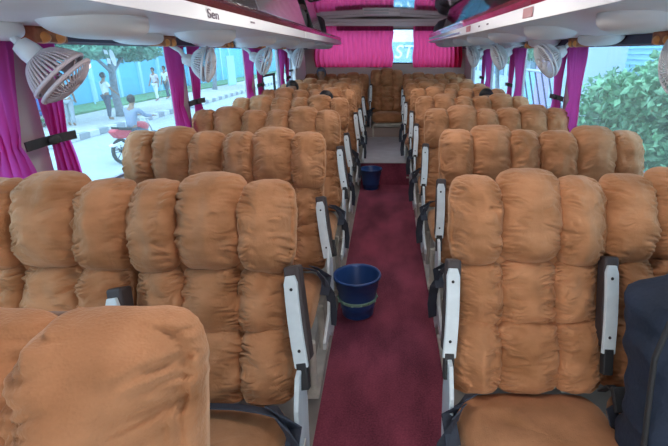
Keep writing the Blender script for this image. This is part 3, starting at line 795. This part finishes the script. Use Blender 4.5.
# ------------------------------------------------------------ buckets
def bucket(x, y, z, s, label, band=True):
    r = empty('bucket', (x, y, z), 0, label, 'bucket', 'blue plastic buckets on the aisle floor')
    bm = bmesh.new()
    lathe(bm, [(0, .004), (.092, .004), (.098, 0), (.1, .006), (.104, .05), (.109, .052), (.112, .09), (.126, .185), (.131, .19), (.139, .262), (.150, .264), (.152, .272), (.148, .279), (.139, .277), (.134, .262), (.098, .012), (0, .01)], 48)
    bmesh.ops.scale(bm, vec=(s, s, s), verts=bm.verts[:])
    obj('pail', bm, M['bucket'], r, smooth=True)
    if band:
        bm = bmesh.new(); lathe(bm, [(.1155, .105), (.1195, .105), (.1225, .125), (.1185, .127)], 48)
        for k in range(14):
            a = 2*math.pi*k/14; ball(bm, (.121*math.cos(a), .121*math.sin(a), .115+.004*math.sin(k*2.3)), (.008, .012, .006+.003*math.sin(k)), 8)
        obj('tape_band', bm, M['band'], r, smooth=True)
    bm = bmesh.new(); tube(bm, [(.15*s*math.cos(a), .15*s*math.sin(a)*.55-.075*s*math.sin(a)-.01, (.262-.10*math.sin(a))*s) for a in (math.pi*k/12 for k in range(13))], .003, 6)
    h = obj('handle', bm, M['steel'], r, smooth=True)
    h.rotation_euler = (0, 0, R(10))
    return r
bucket(-.172, 2.51, 0, .98, 'blue plastic bucket standing in the aisle, nearer and larger, with pale band')
bucket(-.17, 5.32, 0, .9, 'dark blue bucket farther down the aisle below the white step', band=False)

# ------------------------------------------------------------ navy bag on the right window seat
r = empty('backpack', (.885, .93, PLZ+.455), R(6), 'navy cloth backpack with black edge propped on the right window-side seat', 'backpack')
bm = bmesh.new(); rows = []
nu, nv = 46, 30
for j in range(nv+1):
    v = j/nv; z = .0+.50*v
    row = []
    wdt = .245*(1-.13*v**3)*(1 if v < .85 else max(.02, 1-((v-.85)/.15)**2.4)**.5*.9+.1) 
    dep = .12*(1-.25*v)*(1 if v < .9 else max(.05, 1-((v-.9)/.1)**2)**.5)
    for i in range(nu):
        a = 2*math.pi*i/nu; cc, s_ = math.cos(a), math.sin(a)
        x = wdt*math.copysign(abs(cc)**.6, cc); y = dep*math.copysign(abs(s_)**.6, s_)
        f = .024*noise.noise(Vector((x*9, v*5, y*6))) + .014*noise.noise(Vector((x*18+v*6, v*9, y*10)))
        row.append(bm.verts.new((x+f*cc, y+f*s_*1.3 + .12*v, z+.03*v*math.sin(x*8))))
    rows.append(row)
for j in range(nv):
    for i in range(nu): bm.faces.new((rows[j][i], rows[j][(i+1)%nu], rows[j+1][(i+1)%nu], rows[j+1][i]))
bm.faces.new(rows[0][::-1]); bm.faces.new(rows[-1])
obj('bag_body', bm, M['navy'], r, smooth=True)
bm = bmesh.new(); tube(bm, [(-.17, -.0, .47), (-.225, .0, .42), (-.25, -.01, .33), (-.252, -.03, .2), (-.25, -.05, .06)], .007, 8); obj('piping', bm, M['black'], r)
bm = bmesh.new(); ribbon(bm, [(-.19, -.1, .03), (-.26, -.13, .02), (-.31, -.14, .005), (-.34, -.15, .003)], .035, .01, (0, 0, 1)); obj('strap_end', bm, M['black'], r)

# ------------------------------------------------------------ people
def face_bits(c, f, rgt, s):
    """nose, ears and eyes added to the body mesh; c head centre, f forward, s head half-height"""
    def fn(bm):
        up = Vector((0, 0, 1))
        ball(bm, c+f*s*.92-up*s*.12, (s*.13, s*.13, s*.18), 8)
        for q in (-1, 1):
            ball(bm, c+rgt*q*s*.72-up*s*.05, (s*.1, s*.14, s*.2), 8)
            ball(bm, c+f*s*.72+rgt*q*s*.27+up*s*.06, s*.09, 8, mi=1)
        ball(bm, c+f*s*.76-up*s*.45, (s*.2, s*.08, s*.05), 8, mi=2)
    return fn
eye = mat('eye_dark', (.03, .02, .02), .3); lip = mat('lip', (.25, .08, .07), .5)
def person(loc, h, yaw, shirt, trousers, label, pose='stand', group=None, hairm=None, extra_pts=None, lean=0.0, arms=(0, 0), stride=.25, long_top=False):
    """standing / walking / seated figure about h metres tall, facing -Y before turning by yaw"""
    r = empty('person', loc, yaw, label, 'person', group)
    u = h/1.75
    V = lambda x, y, z: Vector((x*u, y*u, z*u))
    if pose in ('stand', 'ride', 'sit'):
        hipz = .92 if pose == 'stand' else (.80 if pose == 'ride' else .0)
    ln = lean
    hip = V(0, 0, hipz); chest = V(0, -.36*math.sin(ln), hipz+.36*math.cos(ln)); nb = V(0, -.53*math.sin(ln), hipz+.53*math.cos(ln))
    neck = nb + V(0, -.015-.03*math.sin(ln), .06); head = nb + V(0, -.04-.08*math.sin(ln), .18); crown = head + V(0, 0, .085)
    pts = [hip, (hip+chest)/2, chest, nb, neck, head-V(0, 0, .05), head+V(0, 0, .02), crown]
    rad = [(.125*u, .105*u), (.115*u, .095*u), (.135*u, .1*u), (.085*u, .075*u), .05*u, .074*u, .086*u, .06*u]
    ed = [(0, 1), (1, 2), (2, 3), (3, 4), (4, 5), (5, 6), (6, 7)]
    sp, sr, se = [hip+V(0, 0, -.02), (hip+chest)/2, chest, nb+V(0, 0, .0)], [(.145*u, .125*u), (.135*u, .115*u), (.15*u, .12*u), (.095*u, .085*u)], [(0, 1), (1, 2), (2, 3)]
    tp, tr, te = [hip+V(0, 0, .02)], [(.14*u, .118*u)], []
    for s in (-1, 1):
        A = arms[0] if s < 0 else arms[1]
        sh = chest + V(.185*s, -.11*math.sin(ln), .115*math.cos(ln))
        if pose == 'stand':
            el = sh + V(.03*s, -.26*math.sin(A), -.28*math.cos(A)); wr = el + V(-.01*s, -.25*math.sin(A*1.0+.35), -.25*math.cos(A*1.0+.35)); 
        elif pose == 'ride':
            el = sh + V(.05*s, -.2, -.17); wr = el + V(0*s, -.24, -.02)
        else:
            el = sh + V(.05*s, -.1, -.26)
            if s < 0 and extra_pts: el, wr = V(*extra_pts[0]), V(*extra_pts[1])
            else: wr = el + V(-.05*s, -.24, -.04)
        d = (wr-el).normalized()
        i0 = len(pts)
        pts += [sh, el, wr, wr+d*.07*u]; rad += [.056*u, .042*u, .028*u, (.036*u, .02*u)]
        ed += [(2, i0), (i0, i0+1), (i0+1, i0+2), (i0+2, i0+3)]
        # four fingers and a thumb out of the palm
        side = d.cross(Vector((0, 0, 1)));
        if side.length < .1: side = Vector((0, 1, 0))
        side.normalize(); dn = d.cross(side).normalized()
        for fk in range(4):
            b = wr + d*.08*u + side*(fk-1.5)*.018*u; L = (.03, .036, .034, .026)[fk]*u
            j = len(pts); pts += [b, b+d*L+dn*.006*u, b+d*L*1.9+dn*.02*u]; rad += [.010*u, .0085*u, .007*u]
            ed += [(i0+3, j), (j, j+1), (j+1, j+2)]
        b = wr+d*.035*u+side*.03*u*s; j = len(pts); pts += [b, b+side*s*.018*u+d*.028*u, b+side*s*.02*u+d*.05*u]; rad += [.011*u, .0095*u, .008*u]
        ed += [(i0+2, j), (j, j+1), (j+1, j+2)]
        k0 = len(sp); mid = (el*.55+wr*.45) if long_top else sh*.35+el*.65
        sp += [sh, sh*.5+el*.5] + ([el, el*.15+wr*.85] if long_top else [mid]); sr += [.07*u, .06*u] + ([.053*u, .042*u] if long_top else [.06*u])
        se += [(2, k0), (k0, k0+1), (k0+1, k0+2)] + ([(k0+2, k0+3)] if long_top else [])
        # legs
        hj = hip + V(.095*s, 0, -.06)
        if pose == 'stand':
            kn = hj + V(.0, -stride*s*.6-.02, -.40); an = V(hj.x/u, (hj.y/u)-stride*s*.9+.03, .075)
        elif pose == 'ride':
            kn = hj + V(.07*s, -.36, -.08); an = kn + V(0, .05, -.40)
        else:
            kn = hj + V(.04*s, -.42, .03); an = Vector((kn.x, kn.y-.02*u, .17-loc[2]))
        toe = an + V(0, -.16, -.035)
        i0 = len(pts); pts += [hj, kn, an, toe]; rad += [.088*u, .058*u, .038*u, (.04*u, .028*u)]
        ed += [(0, i0), (i0, i0+1), (i0+1, i0+2), (i0+2, i0+3)]
        k0 = len(tp); tp += [hj, kn, an+V(0, 0, .04)]; tr += [.102*u, .078*u, .062*u]
        te += [(0, k0), (k0, k0+1), (k0+1, k0+2)]
    fb = face_bits(head+V(0, 0, 0), Vector((0, -1, 0)), Vector((1, 0, 0)), .108*u)
    skin('body', pts, ed, rad, M['skin'], r, sub=2, extra=fb, mats=[M['skin'], eye, lip])
    skin('shirt', sp, se, sr, shirt, r, sub=2); skin('trousers', tp, te, tr, trousers, r, sub=2)
    bm = bmesh.new(); ball(bm, head+V(0, .018, .03), (.1*u, .108*u, .112*u), 20)
    for v in bm.verts[:]:
        rel = v.co-head
        if rel.y < -.02*u and rel.z < .055*u: v.co.y = head.y - .02*u; 
        v.co += (v.co-head).normalized()*.006*u*noise.noise(v.co*30)
    obj('hair', bm, hairm or M['hair'], r, smooth=True)
    return r
C = lambda n, c, r=.8: mat(n, c, r)
cw = C('white_shirt', (.75, .78, .78)); cg = C('grey_trousers', (.2, .24, .28)); cd = C('dark_trousers', (.07, .09, .13)); cpk = C('pale_pink_top', (.65, .55, .6))
GZ = H(-2.6)
PG = 'people on the pavement outside the left windows'
person((-11.16, 16.44, GZ+.12), 1.72, R(200), cw, C('pale_grey_trousers', (.33, .36, .4)), 'person in white shirt and grey trousers walking beside the blue covered cart', group=PG, arms=(.25, -.2), stride=.1, long_top=False)
person((-10.7, 18.05, GZ+.12), 1.75, R(150), cw, cd, 'person in white top and dark trousers standing left of the tree trunk', group=PG, arms=(.5, .1), stride=.06)
person((-12.35, 25.5, GZ+.12), 1.7, R(-20), cpk, cw, 'person in pale long top walking, left one of the far pair', group=PG, arms=(.2, -.2), stride=.14)
person((-12.3, 26.7, GZ+.12), 1.75, R(-20), cw, cd, 'person in white shirt and dark trousers, right one of the far pair', group=PG, arms=(.1, .3), stride=.16)
# motorcycle and rider on the road
mr = (-6.4, 11.8)
ry = R(168)
r = empty('motorcycle', (mr[0], mr[1], GZ), ry, 'red and white motorcycle under the grey-jacketed rider on the road', 'motorcycle')
for nm, y in (('wheel', -.62), ('wheel', .62)):
    bm = bmesh.new(); tube(bm, [(0, y+.27*math.cos(a), .3+.27*math.sin(a)) for a in (2*math.pi*k/28 for k in range(28))], .045, 8, closed=True)
    tube(bm, [(-.05, y, .3), (.05, y, .3)], .04, 8)
    for k in range(8):
        a = math.pi*k/4; tube(bm, [(0, y, .3), (0, y+.26*math.cos(a), .3+.26*math.sin(a))], .008, 5)
    obj(nm, bm, M['black'], r, smooth=True)
red = C('red_paint', (.6, .04, .07), .3)
bm = bmesh.new(); ball(bm, (0, -.15, .78), (.14, .3, .15), 14); obj('fuel_tank', bm, red, r, smooth=True)
bm = bmesh.new(); prism(bm, [(.05, .72), (.75, .86), (.85, .80), (.7, .62), (.1, .55)], -.1, .1); obj('tail_fairing', bm, red, r, bevel=.03)
bm = bmesh.new(); prism(bm, [(.05, .78), (.7, .9), (.68, .84), (.05, .72)], -.12, .12); obj('saddle', bm, M['black'], r, bevel=.015)
bm = bmesh.new(); ball(bm, (0, 0, .45), (.14, .22, .17), 12); tube(bm, [(.12, .1, .3), (.13, .75, .35)], .04, 8); obj('engine', bm, M['steel'], r, smooth=True)
bm = bmesh.new(); tube(bm, [(.06, -.62, .3), (.06, -.4, .95)], .02, 8); tube(bm, [(-.06, -.62, .3), (-.06, -.4, .95)], .02, 8); tube(bm, [(-.33, -.28, 1.02), (-.1, -.4, .98), (.1, -.4, .98), (.33, -.28, 1.02)], .014, 8)
obj('handlebar', bm, M['steel'], r, smooth=True)
bm = bmesh.new(); prism(bm, [(.62, .55), (.92, .5), (.92, .45), (.6, .47)], -.07, .07); obj('mudguard', bm, M['whitesign'], r, bevel=.01)
# the bike faces -Y before turning, as does the rider
rp = person((mr[0]+.15*math.sin(-ry), mr[1]+.15*math.cos(ry), GZ), 1.72, ry, C('grey_jacket', (.24, .28, .38)), cd, 'person in grey jacket riding the red and white motorcycle', pose='ride', long_top=True, lean=.25)
# covered cart and chair behind the first person
r = empty('covered_cart', (-12.6, 16.6, GZ+.12), R(10), 'blue covered cart parked on the pavement behind the first fan', 'cart')
bl = C('blue_tarpaulin', (.04, .12, .42))
bm = bmesh.new(); box(bm, -.5, .5, -.8, .8, .35, 1.15)
for v in bm.verts: v.co += Vector((.08*noise.noise(v.co*3), .08*noise.noise(v.co*2+Vector((5, 0, 0))), .12*noise.noise(v.co*4)))
obj('tarpaulin', bm, bl, r, bevel=.12)
for y in (-.5, .5):
    bm = bmesh.new(); tube(bm, [(.5, y+.27*math.cos(a), .3+.27*math.sin(a)) for a in (2*math.pi*k/20 for k in range(20))], .03, 8, closed=True); obj('wheel', bm, M['black'], r)
    bm = bmesh.new(); tube(bm, [(-.5, y+.27*math.cos(a), .3+.27*math.sin(a)) for a in (2*math.pi*k/20 for k in range(20))], .03, 8, closed=True); obj('wheel', bm, M['black'], r)
bm = bmesh.new(); box(bm, -.5, .5, -.75, .75, .3, .37); obj('cart_bed', bm, M['cream_metal'], r)
r = empty('plastic_chair', (-11.7, 16.3, GZ+.12), R(30), 'white plastic chair on the pavement beside the blue cart', 'chair')
bm = bmesh.new(); box(bm, -.22, .22, -.22, .22, .42, .45); obj('seat', bm, M['whitesign'], r, bevel=.02)
bm = bmesh.new(); box(bm, -.22, .22, .19, .22, .45, .88); obj('backrest', bm, M['whitesign'], r, bevel=.02)
for x in (-.19, .19):
    for y in (-.19, .19):
        bm = bmesh.new(); box(bm, x-.02, x+.02, y-.02, y+.02, 0, .42); obj('leg', bm, M['whitesign'], r)

# passengers sitting farther back; seat local base = (x, row y)
def passenger(x, yrow, z, h, shirt, label, yaw=0, hairm=None, extra=None, lean=-.25, dy=-.42):
    return person((x, yrow+dy, z), h, yaw, shirt, cd, label, pose='sit', group='passengers seated towards the rear', hairm=hairm, lean=lean, extra_pts=extra, long_top=True)

passenger(-1.1, 5.95, .62, 1.30, C('dark_blue_shirt', (.03, .05, .12)), 'person with black hair seated by the left windows, only the hair showing')
passenger(-.59, 5.03, .585, 1.28, C('brown_shirt', (.12, .05, .03)), 'person slumped low in the left aisle-side seat, only dark hair showing')
passenger(1.04, 5.16, .575, 1.32, C('green_shirt', (.05, .1, .07)), 'person with dark hair seated by the right windows, only the hair showing')
passenger(.54, 6.1, .61, 1.15, C('maroon_shawl', (.07, .012, .02)), 'person in dark maroon seated on the right, hand hanging into the aisle', extra=((-.30, -.05, .22), (-.40, -.26, -.04)))
passenger(-1.0, 7.85, .70, 1.32, C('grey_shirt', (.4, .42, .46)), 'person in grey by the back left corner, beside the pink curtain', hairm=C('grey_hair', (.10, .11, .16)))

# ------------------------------------------------------------ rear bench: five seats side by side
names = ['beside the left wall', 'just left of the middle', 'in the middle facing down the aisle', 'just right of the middle', 'beside the right wall']
for i, x in enumerate((-1.05, -.53, .03, .55, 1.07)):
    o = copy_tree(protoR[2+i % 2])
    o.location = (x, 7.86, PLZ+.06 if i != 2 else .285-.095); 
    tag(o, 'velvet rear bench seat under the pink curtain, ' + names[i], 'seat', 'seats of the rear bench')
    if i != 2: o.location.z = PLZ+.04

for o in wins:                  # the side plate faces the aisle only
    for ch in list(o.children):
        if ch.name.split('.')[0] in ('side_plate', 'plate_cover'): bpy.data.objects.remove(ch)

# ------------------------------------------------------------ outside, left: road, pavement, wall
def flat(name, x0, x1, y0, y1, z, m, t=.1): return struct(name, B(x0, x1, y0, y1, z-t, z), m)
flat('ground', -60, 60, -30, 120, GZ, M['asphalt'], .3)
flat('pavement', -14.6, -9.75, -20, 110, GZ+.12, M['pave'], .1)
tag(struct('grass_strip', B(-14.9, -12.9, -20, 110, GZ+.1, GZ+.2), M['grass']), kind='stuff', label='strip of grass along the foot of the blue wall', cat='grass')
cb = empty('kerb', (-9.65, 0, GZ), 0, 'long kerb of dark and pale blocks between road and pavement', 'kerb')
me1 = me2 = None
k = 0; y = 9.0
while y < 60:
    bm = B(-.1, .1, 0, .52, 0, .2); o = obj('kerb_block', bm, M['curb'] if k % 2 else M['curbdark'], cb, bevel=.02); o.location = (0, y, 0); y += .53; k += 1
tag(struct('boundary_wall', B(-15.3, -15.0, -10, 100, GZ, GZ+3.1), M['bluewall']))
for k in range(15):
    y = 12.0+2.45*k
    bm = B(-.09, .09, -.12, .12, 0, 3.2)
    o = obj('wall_post', bm, M['paleblue'], None, bevel=.01); o.location = (-14.95, y, GZ)
    tag(o, 'pale blue post against the sky blue wall across the road', 'post', 'pale posts along the blue wall')
# lit street lamp
r = empty('wall_lamp', (-14.3, 23.1, GZ+.1), 0, 'lit white lamp on a short pole against the blue wall', 'lamp')
bm = bmesh.new(); tube(bm, [(0, 0, 0), (0, 0, 1.8)], .04, 8); obj('pole', bm, M['paleblue'], r)
bm = bmesh.new(); ball(bm, (0, 0, 1.9), .16, 14); obj('globe', bm, emis('lit_globe', (1, .8, .85), 5), r, smooth=True)

def tree(name, x, y, z, h, tr, lean, crown, m, label, seed, n=2500, ls=.22, group=None):
    r = empty(name, (x, y, z), 0, label, 'tree', group); rg = random.Random(seed)
    bm = bmesh.new()
    pts = [(lean[0]*t*h + .06*math.sin(t*5+seed), lean[1]*t*h, t*h) for t in [i/8 for i in range(9)]]
    tube(bm, pts, [tr*(1.35 if i == 0 else 1-.04*i) for i in range(9)], 12)
    top = Vector(pts[-1])
    for (cx, cy, cz, rx, ry, rz) in crown:
        st = Vector(pts[6]); en = Vector((cx, cy, cz)); tube(bm, [st, st*.5+en*.5+Vector((0, 0, .1)), en], [tr*.5, tr*.35, tr*.15], 8)
    obj('trunk', bm, M['bark'], r, smooth=True)
    bm = bmesh.new(); tot = sum(c[3]*c[4]*c[5] for c in crown)
    for (cx, cy, cz, rx, ry, rz) in crown:
        for _ in range(int(n*rx*ry*rz/tot)):
            while True:
                p = Vector((rg.uniform(-1, 1), rg.uniform(-1, 1), rg.uniform(-1, 1)))
                if .25 < p.length < 1+.18*noise.noise(p*2.5+Vector((seed, 0, 0))): break
            c = Vector((cx+p.x*rx, cy+p.y*ry, cz+p.z*rz)); leaf(bm, c, ls*rg.uniform(.6, 1.25), rg)
    f = obj('foliage', bm, m, r); f['kind'] = 'stuff'
    return r
def leaf(bm, c, s, rg):
    ax = Vector((rg.gauss(0, 1), rg.gauss(0, 1), rg.gauss(0, .7)-.5)).normalized()
    u = ax.cross(Vector((rg.gauss(0, 1), rg.gauss(0, 1), rg.gauss(0, 1)))).normalized(); n = ax.cross(u)
    a = bm.verts.new(c-ax*s*.5); b = bm.verts.new(c+u*s*.24+n*s*.06-ax*s*.05); d = bm.verts.new(c+ax*s*.5); e = bm.verts.new(c-u*s*.24+n*s*.06-ax*s*.05); m = bm.verts.new(c+ax*s*.02)
    bm.faces.new((a, b, m)); bm.faces.new((m, b, d)); bm.faces.new((m, d, e)); bm.faces.new((a, m, e))
tree('street_tree', -10.9, 19.2, GZ+.1, 2.3, .17, (-.05, .02), [(0, -1.7, 2.55, 1.1, 1.6, .35), (-.2, 1.9, 2.5, 1.2, 2.0, .4), (-.2, 0, 2.85, 1.3, 2.8, .5)], M['leafL'], 'street tree with grey leaning trunk rising behind the person at the pavement edge', 3, 4200, .26)
tree('street_tree', -12.0, 33.5, GZ, 3.4, .15, (.03, .02), [(0, 0, 4.2, 1.8, 2.6, 1.2), (0, 2.4, 3.8, 1.5, 2, 1.0)], M['leafL'], 'street tree with thin trunk seen through the second left window', 5, 2600, .3)
tree('street_tree', -10.8, 62, GZ, 4.0, .2, (.03, .02), [(0, 0, 4.5, 2.8, 5, 1.8)], M['leafF'], 'distant street tree seen through the third left window', 6, 1500, .45)
# cyan roofed building beyond the wall, and one further along
def house(name, x0, x1, y0, y1, h, m, label, bands=3, axis=1, roofm=None):
    r = empty(name, ((x0+x1)/2, (y0+y1)/2, GZ), 0, label, 'building'); w, d = (x1-x0)/2, (y1-y0)/2
    obj('wall', B(-w, w, -d, d, 0, h), m, r)
    obj('roof', B(-w-.3, w+.3, -d-.3, d+.3, h, h+.25), roofm or M['bldgw'], r)
    fx = -w-.02 if axis < 0 else w+.02
    for b in range(bands):
        zz = h*(b+.35)/bands
        for q in range(int(2*d//2.4)):
            yy = -d+1.0+q*2.4
            obj('window', B(fx-.03, fx+.03, yy, yy+1.3, zz, zz+h*.35/bands+.4), C_win, r)
    return r
C_win = mat('window_glass_far', (.12, .25, .35), .2)
house('roadside_building', -24, -17.2, 34, 52, 3.3, M['bldg'], 'pale blue low building rising beyond the far end of the blue wall', 1, 1, M['bluewall'])
house('roadside_building', -30, -16.6, 58, 84, 8.5, M['bldgw'], 'pale building in the distance beyond the pavement, seen through the second left window', 3)
bm = B(-.05, .05, -.9, .9, 0, 2.2); o = obj('hoarding', bm, M['paleblue'], None, bevel=.02); o.location = (-12.2, 38.0, GZ+.12)
tag(o, 'pale blue hoarding standing on the pavement, seen through the second left window', 'hoarding')
# sticker on the first left window
r = empty('window_sticker', (-WX-.022, 2.44, H(-.028)), 0, 'white sticker of two squares and an oval on the first left window', 'sticker')
def disc(name, pts, par):
    bm = bmesh.new(); prism(bm, pts, 0, .0015); return obj(name, bm, M['sticker'], par)
disc('square', [(-.035, .04), (-.005, .035), (-.003, .015), (-.033, .02)], r)
disc('square', [(-.02, .0), (.008, -.004), (.006, -.03), (-.022, -.026)], r)
disc('oval', [(.035+.022*math.cos(a)-.006*math.sin(a), .0+.04*math.sin(a)-.006*math.cos(a)) for a in (2*math.pi*k/24 for k in range(24))], r)

# ------------------------------------------------------------ outside, right
house('roadside_building', 9.5, 16, 6, 19, 7.5, M['bldg'], 'blue building with ribbed siding behind the leafy tree outside the right window', 0, -1)
b0 = bpy.data.objects['roadside_building.002'] if 'roadside_building.002' in bpy.data.objects else None
bm = bmesh.new()
for k in range(34): box(bm, -.02, .02, -6.5, 6.5, 1.2+.19*k, 1.25+.19*k)
sd = obj('siding', bm, M['paleblue'], b0); sd.location = (-3.27, 0, 0)
house('roadside_building', 8.0, 15, 24, 48, 6.5, M['bldgw'], 'white building beyond the steel fence outside the right windows', 2, -1)
crownsR = [(0, 0, 1.9, .8, 1.2, .55), (0, -1.6, 2.15, .8, 1.2, .6), (.1, .9, 1.35, .8, 1.3, .7), (0, -1.2, 1.2, .9, 1.7, .8), (.6, -.8, 2.3, .8, 1.5, .5), (.2, 1.6, 1.75, .6, .7, .5), (0, -2.9, 2.1, .9, 1.2, .8), (0, -2.9, 1.1, .9, 1.2, .7), (.9, .3, 1.7, .5, 1.2, .7)]
tree('leafy_tree', 4.1, 7.4, GZ, 1.7, .07, (.0, .0), crownsR, M['leafR'], 'dense leafy bush filling the nearest right window', 11, 15000, .17)
tree('roadside_tree', 5.6, 17.5, GZ, 2.6, .12, (.0, .0), [(0, 0, 3.0, 1.1, 1.8, .75), (.6, 2.2, 3.2, 1.2, 1.8, .8)], M['leafF'], 'grey-green tree beyond the diagonal railing', 13, 3600, .24)
tree('roadside_tree', 5.8, 24.5, GZ, 3.0, .12, (.0, .0), [(0, 0, 3.2, 1.4, 2.4, 1.2), (.6, 3.2, 3.4, 1.4, 2.2, 1.1)], M['leafF'], 'grey-green tree farther back through the middle right window', 14, 3200, .3)
o = obj('stand_in_pillar', B(-.13, .13, -.13, .13, 0, 3.0), M['lilac'], None, bevel=.015); o.location = (3.6, 10.9, GZ)  # added post standing in for a window pillar that reflects purple
tag(o, 'tall stand-in pillar with painted purple reflection between the two purple right curtains', 'pillar')
r = empty('steel_railing', (3.0, 8.6, GZ), R(4), 'slanting steel railing of many bars behind the right curtain', 'railing')
for k in range(6):
    bm = bmesh.new(); tube(bm, [(0, -.9+k*.32, 1.2), (.0, -.9+k*.32+.75, 2.25)], .016, 7); obj('bar', bm, M['darktrim'], r)
bm = bmesh.new(); tube(bm, [(0, -.2, 2.25), (0, 1.5, 2.25)], .025, 8); obj('top_rail', bm, M['steel'], r)
bm = bmesh.new(); tube(bm, [(0, -1.0, 1.2), (0, .8, 1.2)], .025, 8); tube(bm, [(0, -.9, 0), (0, -.9, 1.2)], .025, 8); tube(bm, [(0, .7, 0), (0, .7, 1.2)], .025, 8); obj('bottom_rail', bm, M['steel'], r)
o = obj('steel_door', B(-.04, .04, -.5, .5, 0, 2.1), M['bldg'], None, bevel=.01); o.location = (4.6, 15.0, GZ); tag(o, 'pale blue-grey door panel standing beyond the stand-in lilac pillar', 'door')

# ------------------------------------------------------------ outside, rear: signboard with big letters
r = empty('signboard', (.75, 13.0, H(-1.2)), 0, 'teal signboard with large white letters ST behind the rear window', 'signboard')
obj('board', B(-1.6, 1.6, 0, .08, 0, 1.45), M['teal'], r)
obj('top_band', B(-1.6, 1.6, -.01, .09, 1.45, 2.1), M['whitesign'], r)
t = text_mesh('letters', 'ST', .47, .01, M['whitesign'], r, shear=.25); t.rotation_euler = (R(90), 0, 0); t.location = (-.27, -.015, 1.19)
for x in (-1.4, 1.4): obj('post', B(x-.05, x+.05, .02, .1, -1.4, 0), M['steel'], r)

# ------------------------------------------------------------ light
w = bpy.data.worlds.new('sky'); scene.world = w; w.use_nodes = True
nt = w.node_tree; bg = nt.nodes['Background']
tc = nt.nodes.new('ShaderNodeTexCoord'); sx = nt.nodes.new('ShaderNodeSeparateXYZ'); rp_ = nt.nodes.new('ShaderNodeValToRGB')
nt.links.new(tc.outputs['Generated'], sx.inputs[0]); nt.links.new(sx.outputs['Z'], rp_.inputs[0])
rp_.color_ramp.elements[0].position = 0; rp_.color_ramp.elements[0].color = (.95, .98, 1, 1)
rp_.color_ramp.elements[1].position = .7; rp_.color_ramp.elements[1].color = (.9, .96, 1, 1)
nt.links.new(rp_.outputs[0], bg.inputs[0]); bg.inputs['Strength'].default_value = 3.7
sun = bpy.data.lights.new('sun', 'SUN'); sun.energy = 1.2; sun.angle = R(25); so = bpy.data.objects.new('sun', sun); col.objects.link(so)
so.rotation_euler = (R(38), R(-22), 0)
# fill lamps added along the ceiling to brighten the saloon, unseen above the frame
for i, y in enumerate((.8, 2.2, 3.6, 4.95)):
    r = empty('added_fill_lamp', (0, y, H(.524)), 0, None, None)
    tag(r, 'added round fill lamp above the aisle, ' + ORD[i], 'lamp', 'added fill lamps above the aisle')
    bm = bmesh.new(); lathe(bm, [(0, -.03), (.1, -.03), (.12, -.015), (.12, .0), (0, .0)], 24); obj('lamp_body', bm, M['bowl'], r, smooth=False)
    l = bpy.data.lights.new('added_fill_light', 'POINT'); l.shadow_soft_size = .07; l.energy = (11, 9, 9, 10)[i]; l.color = (1, .96, .92)
    lo = bpy.data.objects.new('added_fill_light', l); col.objects.link(lo); lo.parent = r; lo.location = (0, 0, -.105)

# ------------------------------------------------------------ camera
cam = bpy.data.cameras.new('camera'); co = bpy.data.objects.new('camera', cam); col.objects.link(co)
cam.sensor_width = 36; cam.lens = 455/668*36; cam.clip_start = .02; cam.clip_end = 400
co.location = (0, 0, ZC); cam.shift_x = -51/668; co.rotation_euler = (R(90-20.6), 0, 0); scene.camera = co
scene.view_settings.view_transform = 'Standard'; scene.view_settings.look = 'None'
scene.view_settings.gamma = 1; scene.view_settings.exposure = .34
scene.view_settings.use_curve_mapping = False
scene.cycles.use_denoising = True
scene.cycles.max_bounces = 10; scene.cycles.transparent_max_bounces = 12; scene.cycles.transmission_bounces = 8
scene.cycles.sample_clamp_indirect = 6
for o in list(scene.objects):
    if o.type == 'EMPTY' and not o.children and 'label' not in o: bpy.data.objects.remove(o)
